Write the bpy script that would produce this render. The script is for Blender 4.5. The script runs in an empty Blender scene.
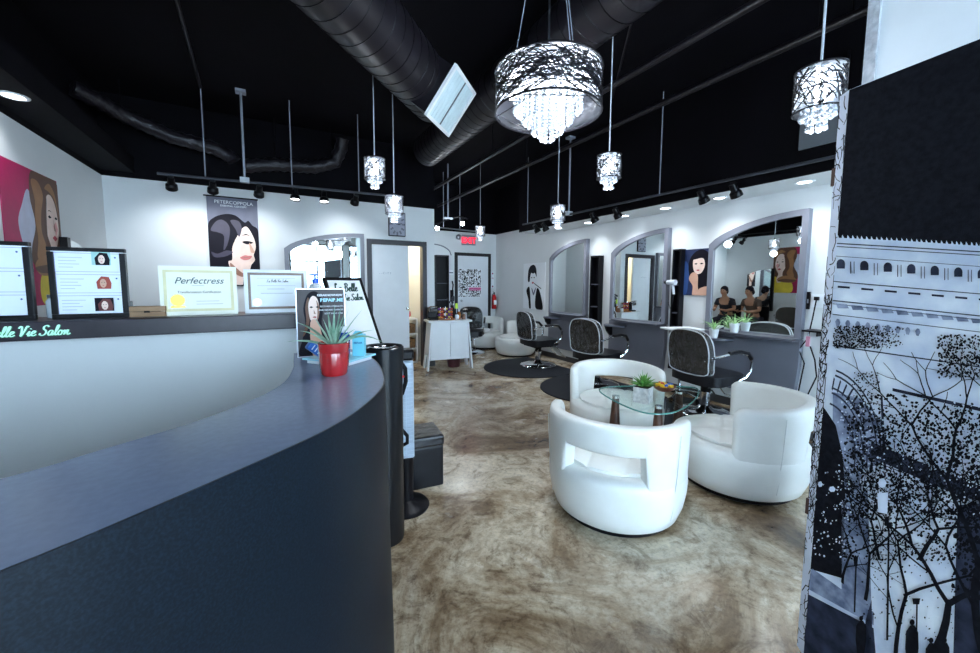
import bpy, math, random
from math import sin, cos, pi, radians as R
from mathutils import Vector, Matrix
from mathutils.geometry import tessellate_polygon

S = bpy.context.scene
COL = S.collection

# ------------------------------------------------------------ camera, world, exposure
YAW, PITCH, ROLL, FPX, EYE = R(29.2), R(4.9), R(0.3), 388.6, 1.40
cd = bpy.data.cameras.new('camera'); cam = bpy.data.objects.new('camera', cd); COL.objects.link(cam)
cd.sensor_width = 36; cd.lens = FPX * 36 / 980; cd.clip_start = .02
f_ = Vector((sin(YAW) * cos(PITCH), cos(YAW) * cos(PITCH), -sin(PITCH)))
r_ = Vector((cos(YAW), -sin(YAW), 0)); u_ = r_.cross(f_)
rr = r_ * cos(ROLL) + u_ * sin(ROLL); uu = u_ * cos(ROLL) - r_ * sin(ROLL)
M = Matrix((rr, uu, -f_)).transposed().to_4x4(); M.translation = (0, 0, EYE)
cam.matrix_world = M
cd.shift_y = -10.2 / 980
S.camera = cam
S.view_settings.view_transform = 'Standard'; S.view_settings.look = 'None'
S.view_settings.gamma = 1; S.view_settings.exposure = 0.15
W = bpy.data.worlds.new('daylight'); S.world = W; W.use_nodes = True
WORLD_STRENGTH = 15.0
bg = W.node_tree.nodes['Background']; bg.inputs[0].default_value = (.66, .84, 1, 1); bg.inputs[1].default_value = WORLD_STRENGTH
SPOT_W, CAN_W, CHAND_W, PEND_W = 20, 18, 55, 5

# ------------------------------------------------------------ materials
def mat(name, col, rough=.5, metal=0, var=.06, scale=6, bump=0, bscale=40, bdist=.02, spec=.5, coat=0, emit=None, es=0, col2=None, lo=.35, hi=.65, detail=4):
    m = bpy.data.materials.new(name); m.use_nodes = True
    nt = m.node_tree; N = nt.nodes; L = nt.links; b = N['Principled BSDF']
    b.inputs['Roughness'].default_value = rough; b.inputs['Metallic'].default_value = metal
    b.inputs['Specular IOR Level'].default_value = spec; b.inputs['Coat Weight'].default_value = coat; b.inputs['Coat Roughness'].default_value = .06
    tc = N.new('ShaderNodeTexCoord'); nz = N.new('ShaderNodeTexNoise'); nz.inputs['Scale'].default_value = scale; nz.inputs['Detail'].default_value = detail
    L.new(tc.outputs['Object'], nz.inputs['Vector'])
    cr = N.new('ShaderNodeValToRGB'); L.new(nz.outputs['Fac'], cr.inputs[0])
    c2 = col2 or tuple(min(1, c * (1 + var)) for c in col); c1 = col if col2 else tuple(c * (1 - var) for c in col)
    cr.color_ramp.elements[0].position = lo; cr.color_ramp.elements[1].position = hi
    cr.color_ramp.elements[0].color = (*c1, 1); cr.color_ramp.elements[1].color = (*c2, 1)
    L.new(cr.outputs[0], b.inputs['Base Color'])
    if bump:
        n2 = N.new('ShaderNodeTexNoise'); n2.inputs['Scale'].default_value = bscale; n2.inputs['Detail'].default_value = 5
        L.new(tc.outputs['Object'], n2.inputs['Vector'])
        bp = N.new('ShaderNodeBump'); bp.inputs['Strength'].default_value = bump; bp.inputs['Distance'].default_value = bdist
        L.new(n2.outputs['Fac'], bp.inputs['Height']); L.new(bp.outputs[0], b.inputs['Normal'])
    if emit:
        b.inputs['Emission Color'].default_value = (*emit, 1); b.inputs['Emission Strength'].default_value = es
    return m

def glass_mat(name, tint=(.9, .97, .96), gloss=.12, rough=.02):
    m = bpy.data.materials.new(name); m.use_nodes = True; nt = m.node_tree; N = nt.nodes; L = nt.links
    N.remove(N['Principled BSDF']); out = N['Material Output']
    t = N.new('ShaderNodeBsdfTransparent'); t.inputs[0].default_value = (*tint, 1)
    g = N.new('ShaderNodeBsdfGlossy'); g.inputs['Roughness'].default_value = rough
    lw = N.new('ShaderNodeLayerWeight'); lw.inputs[0].default_value = .5
    pw = N.new('ShaderNodeMath'); pw.operation = 'POWER'; pw.inputs[1].default_value = 3.2; L.new(lw.outputs['Facing'], pw.inputs[0])
    ma = N.new('ShaderNodeMath'); ma.operation = 'MULTIPLY_ADD'; ma.inputs[1].default_value = gloss * 4; ma.inputs[2].default_value = .035; ma.use_clamp = True; L.new(pw.outputs[0], ma.inputs[0])
    mx = N.new('ShaderNodeMixShader'); L.new(ma.outputs[0], mx.inputs[0]); L.new(t.outputs[0], mx.inputs[1]); L.new(g.outputs[0], mx.inputs[2])
    L.new(mx.outputs[0], out.inputs[0]); return m

def sheer(name, clear):
    m = bpy.data.materials.new(name); m.use_nodes = True; nt = m.node_tree; N = nt.nodes; L = nt.links
    N.remove(N['Principled BSDF']); t = N.new('ShaderNodeBsdfTransparent'); g = N.new('ShaderNodeBsdfTranslucent'); g.inputs[0].default_value = (.8, .86, .95, 1)
    mx = N.new('ShaderNodeMixShader'); mx.inputs[0].default_value = 1 - clear; L.new(t.outputs[0], mx.inputs[1]); L.new(g.outputs[0], mx.inputs[2]); L.new(mx.outputs[0], N['Material Output'].inputs[0]); return m

def floor_mat():
    m = bpy.data.materials.new('stained_concrete'); m.use_nodes = True; nt = m.node_tree; N = nt.nodes; L = nt.links; b = N['Principled BSDF']
    tc = N.new('ShaderNodeTexCoord')
    def noise(sc, det, dist=0, rough=.6):
        n = N.new('ShaderNodeTexNoise'); n.inputs['Scale'].default_value = sc; n.inputs['Detail'].default_value = det
        n.inputs['Distortion'].default_value = dist; n.inputs['Roughness'].default_value = rough; L.new(tc.outputs['Object'], n.inputs['Vector']); return n
    def ramp(src, stops):
        c = N.new('ShaderNodeValToRGB'); L.new(src, c.inputs[0]); e = c.color_ramp.elements
        e[0].position, e[0].color = stops[0][0], (*stops[0][1], 1); e[1].position, e[1].color = stops[-1][0], (*stops[-1][1], 1)
        for p, k in stops[1:-1]:
            x = e.new(p); x.color = (*k, 1)
        return c
    big = ramp(noise(1.25, 10, 1.1, .68).outputs['Fac'], [(.32, (.10, .065, .038)), (.42, (.25, .175, .11)), (.49, (.46, .37, .27)), (.57, (.68, .60, .48)), (.70, (.84, .79, .69))])
    vein = ramp(noise(4.5, 9, 1.8, .72).outputs['Fac'], [(.36, (.36, .29, .22)), (.47, (.90, .86, .80)), (.66, (1.15, 1.12, 1.07))])
    mx = N.new('ShaderNodeMix'); mx.data_type = 'RGBA'; mx.blend_type = 'MULTIPLY'; mx.inputs[0].default_value = .85
    L.new(big.outputs[0], mx.inputs[6]); L.new(vein.outputs[0], mx.inputs[7])
    sp = ramp(noise(34, 6, .4, .8).outputs['Fac'], [(.36, (.55, .52, .48)), (.5, (.98, .98, .98)), (.7, (1.15, 1.15, 1.12))])
    m2 = N.new('ShaderNodeMix'); m2.data_type = 'RGBA'; m2.blend_type = 'MULTIPLY'; m2.inputs[0].default_value = .8
    L.new(mx.outputs[2], m2.inputs[6]); L.new(sp.outputs[0], m2.inputs[7]); L.new(m2.outputs[2], b.inputs['Base Color'])
    rn = ramp(noise(3, 6).outputs['Fac'], [(.3, (.13,) * 3), (.7, (.30,) * 3)]); L.new(rn.outputs[0], b.inputs['Roughness'])
    b.inputs['Specular IOR Level'].default_value = .6
    return m

K = {}
def C(name, col, rough=.5, **k):
    if name not in K: K[name] = mat(name, col, rough, **k)
    return K[name]
WALL = C('white_wall_paint', (.70, .73, .745), .55, var=.02, scale=2)
BLACKP = C('black_ceiling_paint', (.0022, .0018, .0036), .8, var=.25, scale=3, spec=.12)
DUCTP = C('dark_duct_paint', (.010, .0085, .012), .36, var=.2, scale=5, spec=.35)
TRIMP = C('charcoal_door_trim', (.018, .016, .026), .4, var=.1)
DOORP = C('pale_door_paint', (.74, .78, .82), .4, var=.02)
LEATHER = C('white_leather', (.86, .88, .86), .32, var=.02, scale=8, bump=.03, bscale=120, coat=.2)
STITCH = C('leather_seam', (.66, .68, .67), .5)
CHROME = C('chrome', (.82, .85, .88), .10, metal=1, var=.02)
STEEL = C('brushed_steel', (.45, .48, .53), .3, metal=1, var=.05)
RODM = C('painted_conduit', (.34, .37, .44), .45, var=.06)
BLACKM = C('black_metal', (.004, .004, .006), .38, var=.15, spec=.2)
VINYL = C('black_vinyl', (.006, .007, .011), .33, spec=.35, var=.2, scale=12, bump=.05, bscale=60)
CRINK = C('crinkled_plastic_over_vinyl', (.012, .012, .014), .11, var=.3, scale=20, bump=1.0, bscale=15, bdist=.09, coat=1)
PIPING = C('silver_piping', (.62, .64, .68), .3, var=.1)
MATB = C('black_rubber_mat', (.012, .015, .022), .6, spec=.25, var=.15, scale=30, bump=.1, bscale=150)
GREYP = C('grey_station_laminate', (.165, .175, .215), .38, var=.04)
GREYD = C('grey_ledge_laminate', (.075, .08, .105), .3, var=.04)
MIRROR = C('mirror_glass', (.86, .90, .89), .012, metal=1, var=.004)
CTOP = C('counter_top_laminate', (.22, .265, .385), .26, var=.04, scale=60)
CFRONT = C('counter_front_speckle', (.001, .004, .009), .45, spec=.22, col2=(.005, .014, .025), scale=210, lo=.4, hi=.72)
LEDGE = C('dark_ledge_wood', (.016, .013, .020), .3, spec=.35, col2=(.032, .025, .036), scale=8)
WHITEL = C('white_laminate', (.78, .82, .86), .35, var=.02)
DWOOD = C('dark_walnut', (.05, .022, .014), .35, col2=(.10, .045, .028), scale=14)
CONC = C('white_concrete', (.62, .63, .62), .7, col2=(.34, .36, .36), scale=34, bump=.2, lo=.3, hi=.7)
SUCC = C('succulent_green', (.05, .20, .035), .4, col2=(.16, .36, .07), scale=18)
ALOE = C('aloe_green', (.12, .28, .19), .45, col2=(.36, .54, .40), scale=26)
SPIDER = C('spider_leaf', (.16, .42, .12), .45, col2=(.50, .66, .36), scale=30)
REDC = C('red_glazed_ceramic', (.42, .018, .022), .12, var=.2, scale=10, coat=1)
BULB = C('glowing_bulb', (1, 1, 1), .4, emit=(.86, .93, 1), es=42)
CANL = C('downlight_lens', (1, 1, 1), .4, emit=(.86, .93, 1), es=14)
SPOTL = C('lit_spot_lens', (1, 1, 1), .4, emit=(.9, .95, 1), es=12)
CRYS = C('crystal_bead', (.42, .46, .52), .06, var=.02, spec=1, coat=1)
WIRE = C('black_wire_lattice', (.006, .006, .01), .35, metal=.2)
GLASS = glass_mat('clear_table_glass', (.93, .98, .965), .06)
GEDGE = C('green_glass_edge', (.10, .33, .30), .1, coat=1)
PANE = glass_mat('window_pane', (.95, .98, 1), .05)
WIN = C('window_frame_black', (.02, .02, .02), .4)
PAPER = C('white_paper', (.82, .86, .90), .6, var=.01)
INK = C('black_ink', (.006, .006, .008), .7, spec=.15)
def flat(name, col, rough=.55): return C(name, col, rough, var=.08, scale=9)

# ------------------------------------------------------------ mesh helpers
class MB:
    def __init__(s): s.v = []; s.f = []; s.m = []; s.mi = 0
    def add(s, vs, fs):
        o = len(s.v); s.v += [tuple(v) for v in vs]
        for f in fs: s.f.append([i + o for i in f]); s.m.append(s.mi)
        return s
    def box(s, x0, x1, y0, y1, z0, z1, T=None):
        vs = [Vector((x, y, z)) for z in (z0, z1) for y in (y0, y1) for x in (x0, x1)]
        if T: vs = [T @ v for v in vs]
        return s.add(vs, [(0, 2, 3, 1), (4, 5, 7, 6), (0, 1, 5, 4), (2, 6, 7, 3), (0, 4, 6, 2), (1, 3, 7, 5)])
    def cyl(s, p0, p1, r0, r1=None, n=16, caps=True):
        p0, p1 = Vector(p0), Vector(p1); r1 = r0 if r1 is None else r1
        d = (p1 - p0).normalized(); a = d.orthogonal().normalized(); b = d.cross(a)
        vs = [p + (a * cos(2 * pi * i / n) + b * sin(2 * pi * i / n)) * r for p, r in ((p0, r0), (p1, r1)) for i in range(n)]
        fs = [(i, (i + 1) % n, n + (i + 1) % n, n + i) for i in range(n)]
        if caps: fs += [tuple(range(n))[::-1], tuple(range(n, 2 * n))]
        return s.add(vs, fs)
    def tube(s, pts, r, n=8, closed=False, rs=None):
        pts = [Vector(p) for p in pts]; k = len(pts); vs = []; a = None
        for i, p in enumerate(pts):
            d = (pts[(i + 1) % k] - pts[i - 1]) if closed else (pts[min(i + 1, k - 1)] - pts[max(i - 1, 0)])
            d.normalize()
            a = d.orthogonal().normalized() if a is None else (a - d * a.dot(d)).normalized()
            b = d.cross(a); q = rs[i] if rs else r
            vs += [p + (a * cos(2 * pi * j / n) + b * sin(2 * pi * j / n)) * q for j in range(n)]
        fs = [(i * n + j, i * n + (j + 1) % n, ((i + 1) % k) * n + (j + 1) % n, ((i + 1) % k) * n + j) for i in range(k if closed else k - 1) for j in range(n)]
        if not closed: fs += [tuple(range(n))[::-1], tuple(range((k - 1) * n, k * n))]
        return s.add(vs, fs)
    def lathe(s, prof, c=(0, 0, 0), n=32):
        vs = [(c[0] + r * cos(2 * pi * j / n), c[1] + r * sin(2 * pi * j / n), c[2] + z) for r, z in prof for j in range(n)]
        k = len(prof)
        fs = [(i * n + j, i * n + (j + 1) % n, (i + 1) * n + (j + 1) % n, (i + 1) * n + j) for i in range(k - 1) for j in range(n)]
        return s.add(vs, fs)
    def prism(s, pts, h0, h1, fn=None):
        """polygon pts (2D) extruded from h0 to h1; fn maps (a,b,h)->3D"""
        fn = fn or (lambda a, b, h: (a, b, h)); n = len(pts)
        area = sum(pts[i][0] * pts[(i + 1) % n][1] - pts[(i + 1) % n][0] * pts[i][1] for i in range(n))
        if area < 0: pts = pts[::-1]
        vs = [fn(a, b, h) for h in (h0, h1) for a, b in pts]
        tri = tessellate_polygon([[Vector((a, b, 0)) for a, b in pts]])
        fs = [tuple(t) for t in tri]; fs2 = [tuple(i + n for i in t) for t in tri]
        def ccw(t): 
            a, b, c = [pts[i % n] for i in t]; return (b[0] - a[0]) * (c[1] - a[1]) - (b[1] - a[1]) * (c[0] - a[0]) > 0
        fs = [t if not ccw(t) else t[::-1] for t in fs]; fs2 = [t if ccw(t) else t[::-1] for t in fs2]
        return s.add(vs, fs + fs2 + [(i, (i + 1) % n, n + (i + 1) % n, n + i) for i in range(n)])
    def ball(s, c, r, n=10, m=7, sc=(1, 1, 1)):
        vs = [(c[0], c[1], c[2] - r * sc[2])]
        for i in range(1, m):
            t = -pi / 2 + pi * i / m
            vs += [(c[0] + r * sc[0] * cos(t) * cos(2 * pi * j / n), c[1] + r * sc[1] * cos(t) * sin(2 * pi * j / n), c[2] + r * sc[2] * sin(t)) for j in range(n)]
        vs.append((c[0], c[1], c[2] + r * sc[2]))
        fs = [(0, 1 + (j + 1) % n, 1 + j) for j in range(n)]
        fs += [(1 + i * n + j, 1 + i * n + (j + 1) % n, 1 + (i + 1) * n + (j + 1) % n, 1 + (i + 1) * n + j) for i in range(m - 2) for j in range(n)]
        e = len(vs) - 1; fs += [(e, 1 + (m - 2) * n + j, 1 + (m - 2) * n + (j + 1) % n) for j in range(n)]
        return s.add(vs, fs)
    def leaf(s, p, az, l, w, rise, droop, n=7, fold=.3, thick=.1):
        d = Vector((cos(az), sin(az), 0)); t = Vector((-sin(az), cos(az), 0)); vs = []
        for i in range(n + 1):
            q = i / n; c = Vector(p) + d * (l * q * cos(rise)) + Vector((0, 0, l * q * sin(rise) - droop * l * q * q))
            ww = w * (1 - q ** 1.7) * (.55 + 1.6 * q * (1 - q)) + .0004; h = ww * fold
            vs += [c - t * ww / 2 + Vector((0, 0, h)), c - Vector((0, 0, ww * thick)), c + t * ww / 2 + Vector((0, 0, h)), c + Vector((0, 0, ww * thick))]
        fs = [(i * 4 + j, i * 4 + (j + 1) % 4, i * 4 + 4 + (j + 1) % 4, i * 4 + 4 + j) for i in range(n) for j in range(4)]
        return s.add(vs, fs + [(3, 2, 1, 0)])
    def build(s, name, m, parent=None, smooth=40, bevel=0, loc=None, rz=0, sub=0):
        me = bpy.data.meshes.new(name); me.from_pydata(s.v, [], s.f)
        for x in (m if isinstance(m, (list, tuple)) else [m]): me.materials.append(x)
        if isinstance(m, (list, tuple)): me.polygons.foreach_set('material_index', s.m)
        me.update()
        if smooth: me.shade_smooth(); me.set_sharp_from_angle(angle=R(smooth))
        o = bpy.data.objects.new(name, me); COL.objects.link(o)
        if parent: o.parent = parent
        if loc: o.location = loc
        o.rotation_euler[2] = rz
        if bevel:
            b = o.modifiers.new('bevel', 'BEVEL'); b.width = bevel; b.segments = 2; b.limit_method = 'ANGLE'; b.angle_limit = R(50)
        if sub: q = o.modifiers.new('subsurf', 'SUBSURF'); q.levels = sub; q.render_levels = sub
        return o

def tag(o, label, cat, group=None):
    o['label'] = label; o['category'] = cat
    if group: o['group'] = group
    return o
def thing(name, label, cat, loc=(0, 0, 0), rz=0, group=None):
    o = bpy.data.objects.new(name, None); COL.objects.link(o); o.empty_display_size = .1
    o.location = loc; o.rotation_euler[2] = rz; return tag(o, label, cat, group)
def struct(o): o['kind'] = 'structure'; return o
def copy_tree(o, parent=None):
    c = o.copy(); COL.objects.link(c); c.parent = parent
    for ch in list(o.children):
        copy_tree(ch, c)
    return c
def dup(root, label, loc, rz=0, group=None):
    c = copy_tree(root); c.location = loc; c.rotation_euler[2] = rz; c['label'] = label
    if group: c['group'] = group
    return c
def crv(pts, k=5):
    """closed smooth outline through the points"""
    n = len(pts); out = []
    for i in range(n):
        p0, p1, p2, p3 = pts[i - 1], pts[i], pts[(i + 1) % n], pts[(i + 2) % n]
        for j in range(k):
            t = j / k
            out.append(tuple(.5 * (2 * p1[a] + (p2[a] - p0[a]) * t + (2 * p0[a] - 5 * p1[a] + 4 * p2[a] - p3[a]) * t * t + (3 * p1[a] - p0[a] - 3 * p2[a] + p3[a]) * t ** 3) for a in (0, 1)))
    return out
def clampc(pts, e=.002): return [(min(1 - e, max(e, a)), min(1 - e, max(e, b))) for a, b in pts]
def print_art(name, parent, O, U, V, w, h, shapes, smooth=True, step=.00045):
    """flat printed artwork; shapes = (material, outline in 0..1); U x V faces the viewer"""
    U, V = Vector(U).normalized(), Vector(V).normalized(); Nn = U.cross(V); O = Vector(O)
    mats = []; mb = MB()
    for i, (m, pts) in enumerate(shapes):
        if m not in mats: mats.append(m)
        mb.mi = mats.index(m)
        q = clampc(crv(pts) if (smooth and len(pts) > 4) else pts)
        mb.prism(q, step * i, step * (i + 1), lambda a, b, hh: O + U * (a * w) + V * (b * h) + Nn * (hh + .0006))
    return mb.build(name, mats, parent, smooth=0)
def ell(cx, cy, rx, ry, n=16, a0=0, a1=360): return [(cx + rx * cos(R(a0 + (a1 - a0) * i / n)), cy + ry * sin(R(a0 + (a1 - a0) * i / n))) for i in range(n + (a1 - a0 < 360))]
def text(name, parent, txt, O, U, V, size, m, ext=.0008, shear=0, align='LEFT', sp=1, off=0):
    c = bpy.data.curves.new(name, 'FONT'); c.body = txt; c.size = size; c.extrude = ext; c.shear = shear; c.align_x = align; c.space_character = sp; c.offset = off
    t = bpy.data.objects.new(name, c); COL.objects.link(t)
    dg = bpy.context.evaluated_depsgraph_get(); me = bpy.data.meshes.new_from_object(t.evaluated_get(dg)); bpy.data.objects.remove(t)
    o = bpy.data.objects.new(name, me); COL.objects.link(o); me.materials.clear(); me.materials.append(m)
    U, V = Vector(U).normalized(), Vector(V).normalized(); Nn = U.cross(V)
    mm = Matrix((U, V, Nn)).transposed().to_4x4(); mm.translation = Vector(O) + Nn * ext
    me.transform(mm); o.parent = parent; return o
def spot_light(parent, loc, target, watts, size=R(70), blend=.6, col=(.88, .94, 1)):
    l = bpy.data.lights.new('lamp_light', 'SPOT'); l.energy = watts; l.spot_size = size; l.spot_blend = blend; l.color = col; l.shadow_soft_size = .035
    o = bpy.data.objects.new('lamp_light', l); COL.objects.link(o); o.parent = parent; o.location = loc
    d = Vector(target) - Vector(loc); o.rotation_euler = d.to_track_quat('-Z', 'Y').to_euler(); return o
def point_light(parent, loc, watts, r=.05, col=(.86, .93, 1)):
    l = bpy.data.lights.new('lamp_light', 'POINT'); l.energy = watts; l.color = col; l.shadow_soft_size = r
    o = bpy.data.objects.new('lamp_light', l); COL.objects.link(o); o.parent = parent; o.location = loc; return o

# ------------------------------------------------------------ room shell
XL, XR, YB, YE, YF, CZ = -1.65, 4.584, 6.12, 7.94, -3.0, 3.52
HW, HE = 2.60, 2.52
def sbox(name, m, *a, bevel=0): return struct(MB().box(*a).build(name, m, smooth=0, bevel=bevel))
sbox('floor', floor_mat(), XL - .15, XR + .15, YF - .15, YE + .15, -.12, 0)
sbox('ceiling', BLACKP, XL - .15, XR + .15, YF - .15, YE + .15, CZ, CZ + .12)
sbox('wall_left', WALL, XL - .15, XL, YF, YB + .12, 0, HW)
sbox('wall_left_upper', BLACKP, XL - .15, XL, YF, YB + .12, HW, CZ)
# back wall with the doorway opening
D0, D1, DH = 1.33, 2.16, 2.0
w = MB(); w.box(XL, D0, YB, YB + .12, 0, HW); w.box(D1, 2.36, YB, YB + .12, 0, HW); w.box(D0, D1, YB, YB + .12, DH, HW)
struct(w.build('wall_back', WALL, smooth=0))
sbox('wall_back_upper', BLACKP, XL, 2.36, YB, YB + .12, HW, CZ)
sbox('wall_alcove', WALL, 2.24, 2.36, YB + .12, YE, 0, HE)
sbox('wall_alcove_upper', BLACKP, 2.24, 2.36, YB + .12, YE, HE, CZ)
sbox('wall_far', WALL, 2.24, XR + .15, YE, YE + .12, 0, HE)
sbox('wall_far_upper', BLACKP, 2.24, XR + .15, YE, YE + .12, HE, CZ)
sbox('wall_right', WALL, XR, XR + .15, YF, YE, 0, HE)
sbox('wall_right_upper', BLACKP, XR, XR + .15, YF, YE, HE, CZ)
FX = 4.06
sbox('soffit_right', WALL, FX, XR, YF, 6.14, 2.34, 2.365)
sbox('fascia_right', BLACKP, FX - .012, FX, YF, 6.14, 2.34, CZ)
sbox('fascia_right_end', BLACKP, FX - .012, XR, 6.14, 6.152, 2.34, CZ)
# dark dropped soffit along the left wall
sbox('soffit_left', BLACKP, XL, -1.36, YF, YB, 2.66, 2.84)
# small closet behind the door
w = MB(); w.box(1.1, 2.24, 7.3, 7.4, 0, 2.4); w.box(1.0, 1.1, YB + .12, 7.4, 0, 2.4); w.box(1.0, 2.24, YB + .12, 7.4, 2.4, 2.45)
struct(w.build('wall_closet', C('cream_closet_paint', (.78, .72, .58), .6, var=.02), smooth=0))
# street side: big windows behind the camera
w = MB()
for a, b in ((XL, -1.35), (.35, .55), (2.3, 2.5), (4.35, XR)): w.box(a, b, YF - .15, YF, 0, CZ)
w.box(XL, XR, YF - .15, YF, 2.75, CZ); w.box(XL, XR, YF - .15, YF, 0, .25)
struct(w.build('wall_front', WALL, smooth=0))
for i, (a, b) in enumerate(((-1.35, .35), (.55, 2.3), (2.5, 4.35))):
    w = MB()
    for z0, z1 in ((.25, .31), (2.69, 2.75), (2.1, 2.15)): w.box(a, b, YF - .1, YF - .04, z0, z1)
    for x in (a, (a + b) / 2 - .025, b - .05): w.box(x, x + .05, YF - .1, YF - .04, .31, 2.69)
    o = struct(w.build('window_%d' % (i + 1), WIN, smooth=0))
    MB().box(a + .03, b - .03, YF - .075, YF - .068, .28, 2.72).build('pane', PANE, o, smooth=0)
def area(name, loc, sx, sy, watts, rot):
    l = bpy.data.lights.new(name, 'AREA'); l.shape = 'RECTANGLE'; l.size = sx; l.size_y = sy; l.energy = watts; l.color = (.72, .87, 1)
    o = bpy.data.objects.new(name, l); COL.objects.link(o); o.location = loc; o.rotation_euler = rot; return o
# baseboards
BB = C('dark_baseboard', (.05, .05, .055), .5)
sbox('baseboard_right', BB, XR - .012, XR, YF, YE, 0, .09)
sbox('baseboard_far', BB, 2.36, 3.53, YE - .012, YE, 0, .09)
w = MB().box(XL, D0 - .07, YB - .012, YB, 0, .09).box(D1 + .07, 2.36, YB - .012, YB, 0, .09); struct(w.build('baseboard_back', BB, smooth=0))
# doorway trim + sliding door leaf
w = MB(); w.box(D0 - .06, D0 + .012, YB - .025, YB + .12, 0, DH + .06); w.box(D1 - .012, D1 + .06, YB - .025, YB + .12, 0, DH + .06); w.box(D0 + .012, D1 - .012, YB - .025, YB + .12, DH - .012, DH + .06)
struct(w.build('trim_1', TRIMP, smooth=0, bevel=.004))
dr = struct(MB().box(1.345, 1.93, YB + .03, YB + .07, .012, DH - .015).build('door_1', DOORP, smooth=0, bevel=.003))
MB().lathe([(0, 0), (.012, 0), (.012, .02), (.026, .03), (.028, .045), (.018, .058), (0, .06)], n=16).build('door_handle', CHROME, dr).matrix_local = Matrix.Translation((1.895, YB + .03, .98)) @ Matrix.Rotation(R(90), 4, 'X')
text('lettering', dr, '- - C I T Y', (1.46, YB + .03, 1.53), (1, 0, 0), (0, 0, 1), .045, flat('grey_lettering', (.30, .36, .45)))
# exit door at the far wall
w = MB()
for a in ((3.53, 3.60, 0, 2.07), (4.37, 4.44, 0, 2.07), (3.60, 4.37, 2.0, 2.07)): w.box(a[0], a[1], YE - .03, YE, a[2], a[3])
struct(w.build('trim_2', C('black_door_trim', (.004, .004, .006), .4), smooth=0, bevel=.004))
d2 = struct(MB().box(3.60, 4.37, YE - .018, YE, .01, 2.0).build('door_2', DOORP, smooth=0))
MB().cyl((3.67, YE - .018, 1.0), (3.67, YE - .07, 1.0), .02, .026, 12).build('door_handle', CHROME, d2)

# ------------------------------------------------------------ portraits and posters
SKIN = flat('printed_skin', (.62, .36, .26)); SKINL = flat('printed_skin_light', (.82, .62, .54)); SKIND = flat('printed_skin_shadow', (.32, .15, .10))
HAIRK = C('printed_black_hair', (.006, .005, .011), .6, spec=.15); HAIRH = flat('printed_hair_highlight', (.035, .028, .055)); LIPS = flat('printed_lips', (.45, .03, .05)); LIPP = flat('printed_pink_lips', (.60, .18, .17))
HAIRB = flat('printed_brown_hair', (.11, .04, .018)); HAIRG = flat('printed_golden_hair', (.33, .15, .055)); MAG = flat('printed_magenta', (.42, .006, .09)); LAV = flat('printed_lavender', (.50, .52, .66)); YEL = flat('printed_yellow', (.78, .60, .05))
GREYB = flat('printed_grey', (.13, .135, .19)); NAVY = flat('printed_navy', (.01, .025, .09)); BLU = flat('printed_blue', (.04, .10, .30)); WHT = PAPER
def rect(a, b, c, d): return [(a, b), (c, b), (c, d), (a, d)]

# hanging banner on the back wall
t = thing('hanging_banner', 'grey hanging banner with close-up of a dark-haired woman, lettering at its top', 'banner', (-.41, YB - .02, 1.35))
bw, bh = .55, 1.13
MB().box(-bw / 2, bw / 2, 0, .004, 0, bh).build('banner_sheet', GREYB, t, smooth=0)
w = MB(); w.cyl((-bw / 2 - .03, 0, bh), (bw / 2 + .01, 0, bh), .009); w.build('hanging_rod', BLACKM, t)
w = MB(); w.cyl((-bw / 2, 0, 0), (bw / 2, 0, 0), .009); w.build('bottom_rod', BLACKM, t)
print_art('portrait_print', t, (-bw / 2, -.001, 0), (1, 0, 0), (0, 0, 1), bw, bh, [
    (HAIRK, [(0, .0), (0, .35), (0, .66), (.12, .76), (.35, .81), (.55, .80), (.72, .73), (.80, .75), (.88, .70), (1, .63), (1, .3), (1, .0)]),
    (SKINL, [(.44, .0), (.42, .14), (.36, .27), (.44, .30), (.46, .45), (.62, .62), (.72, .68), (.80, .66), (.90, .55), (.93, .45), (.88, .36), (.90, .30), (.82, .24), (.78, .18), (.66, .14), (.62, .0)]),
    (SKIND, [(.40, .26), (.52, .2), (.66, .14), (.80, .17), (.74, .135), (.62, .10), (.48, .14), (.40, .2)]),
    (HAIRH, [(.05, .62), (.16, .72), (.30, .74), (.42, .66), (.38, .50), (.28, .40), (.30, .56), (.18, .60)]),
    (HAIRH, [(.44, .74), (.60, .74), (.66, .66), (.60, .56), (.54, .64)]),
    (HAIRH, [(.04, .38), (.16, .36), (.34, .40), (.46, .38), (.3, .33), (.1, .32)]),
    (HAIRK, [(.64, .575), (.74, .60), (.84, .575), (.75, .585)]), (HAIRK, [(.66, .50), (.76, .478), (.88, .50), (.80, .516), (.70, .516)]),
    (SKIN, [(.80, .50), (.88, .42), (.90, .385), (.83, .385), (.81, .42)]),
    (LIPP, [(.60, .325), (.70, .352), (.76, .348), (.84, .345), (.80, .31), (.70, .295), (.63, .305)]), (SKIND, [(.62, .322), (.74, .331), (.83, .336), (.74, .324)])])
text('lettering', t, 'PETERCOPPOLA', (bw / 2 - .05, -.004, .925 * bh), (1, 0, 0), (0, 0, 1), .058, WHT, align='RIGHT')
text('lettering', t, 'ESSENTIAL CONCEPT', (bw / 2 - .12, -.004, .893 * bh), (1, 0, 0), (0, 0, 1), .030, WHT, align='RIGHT')

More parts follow.
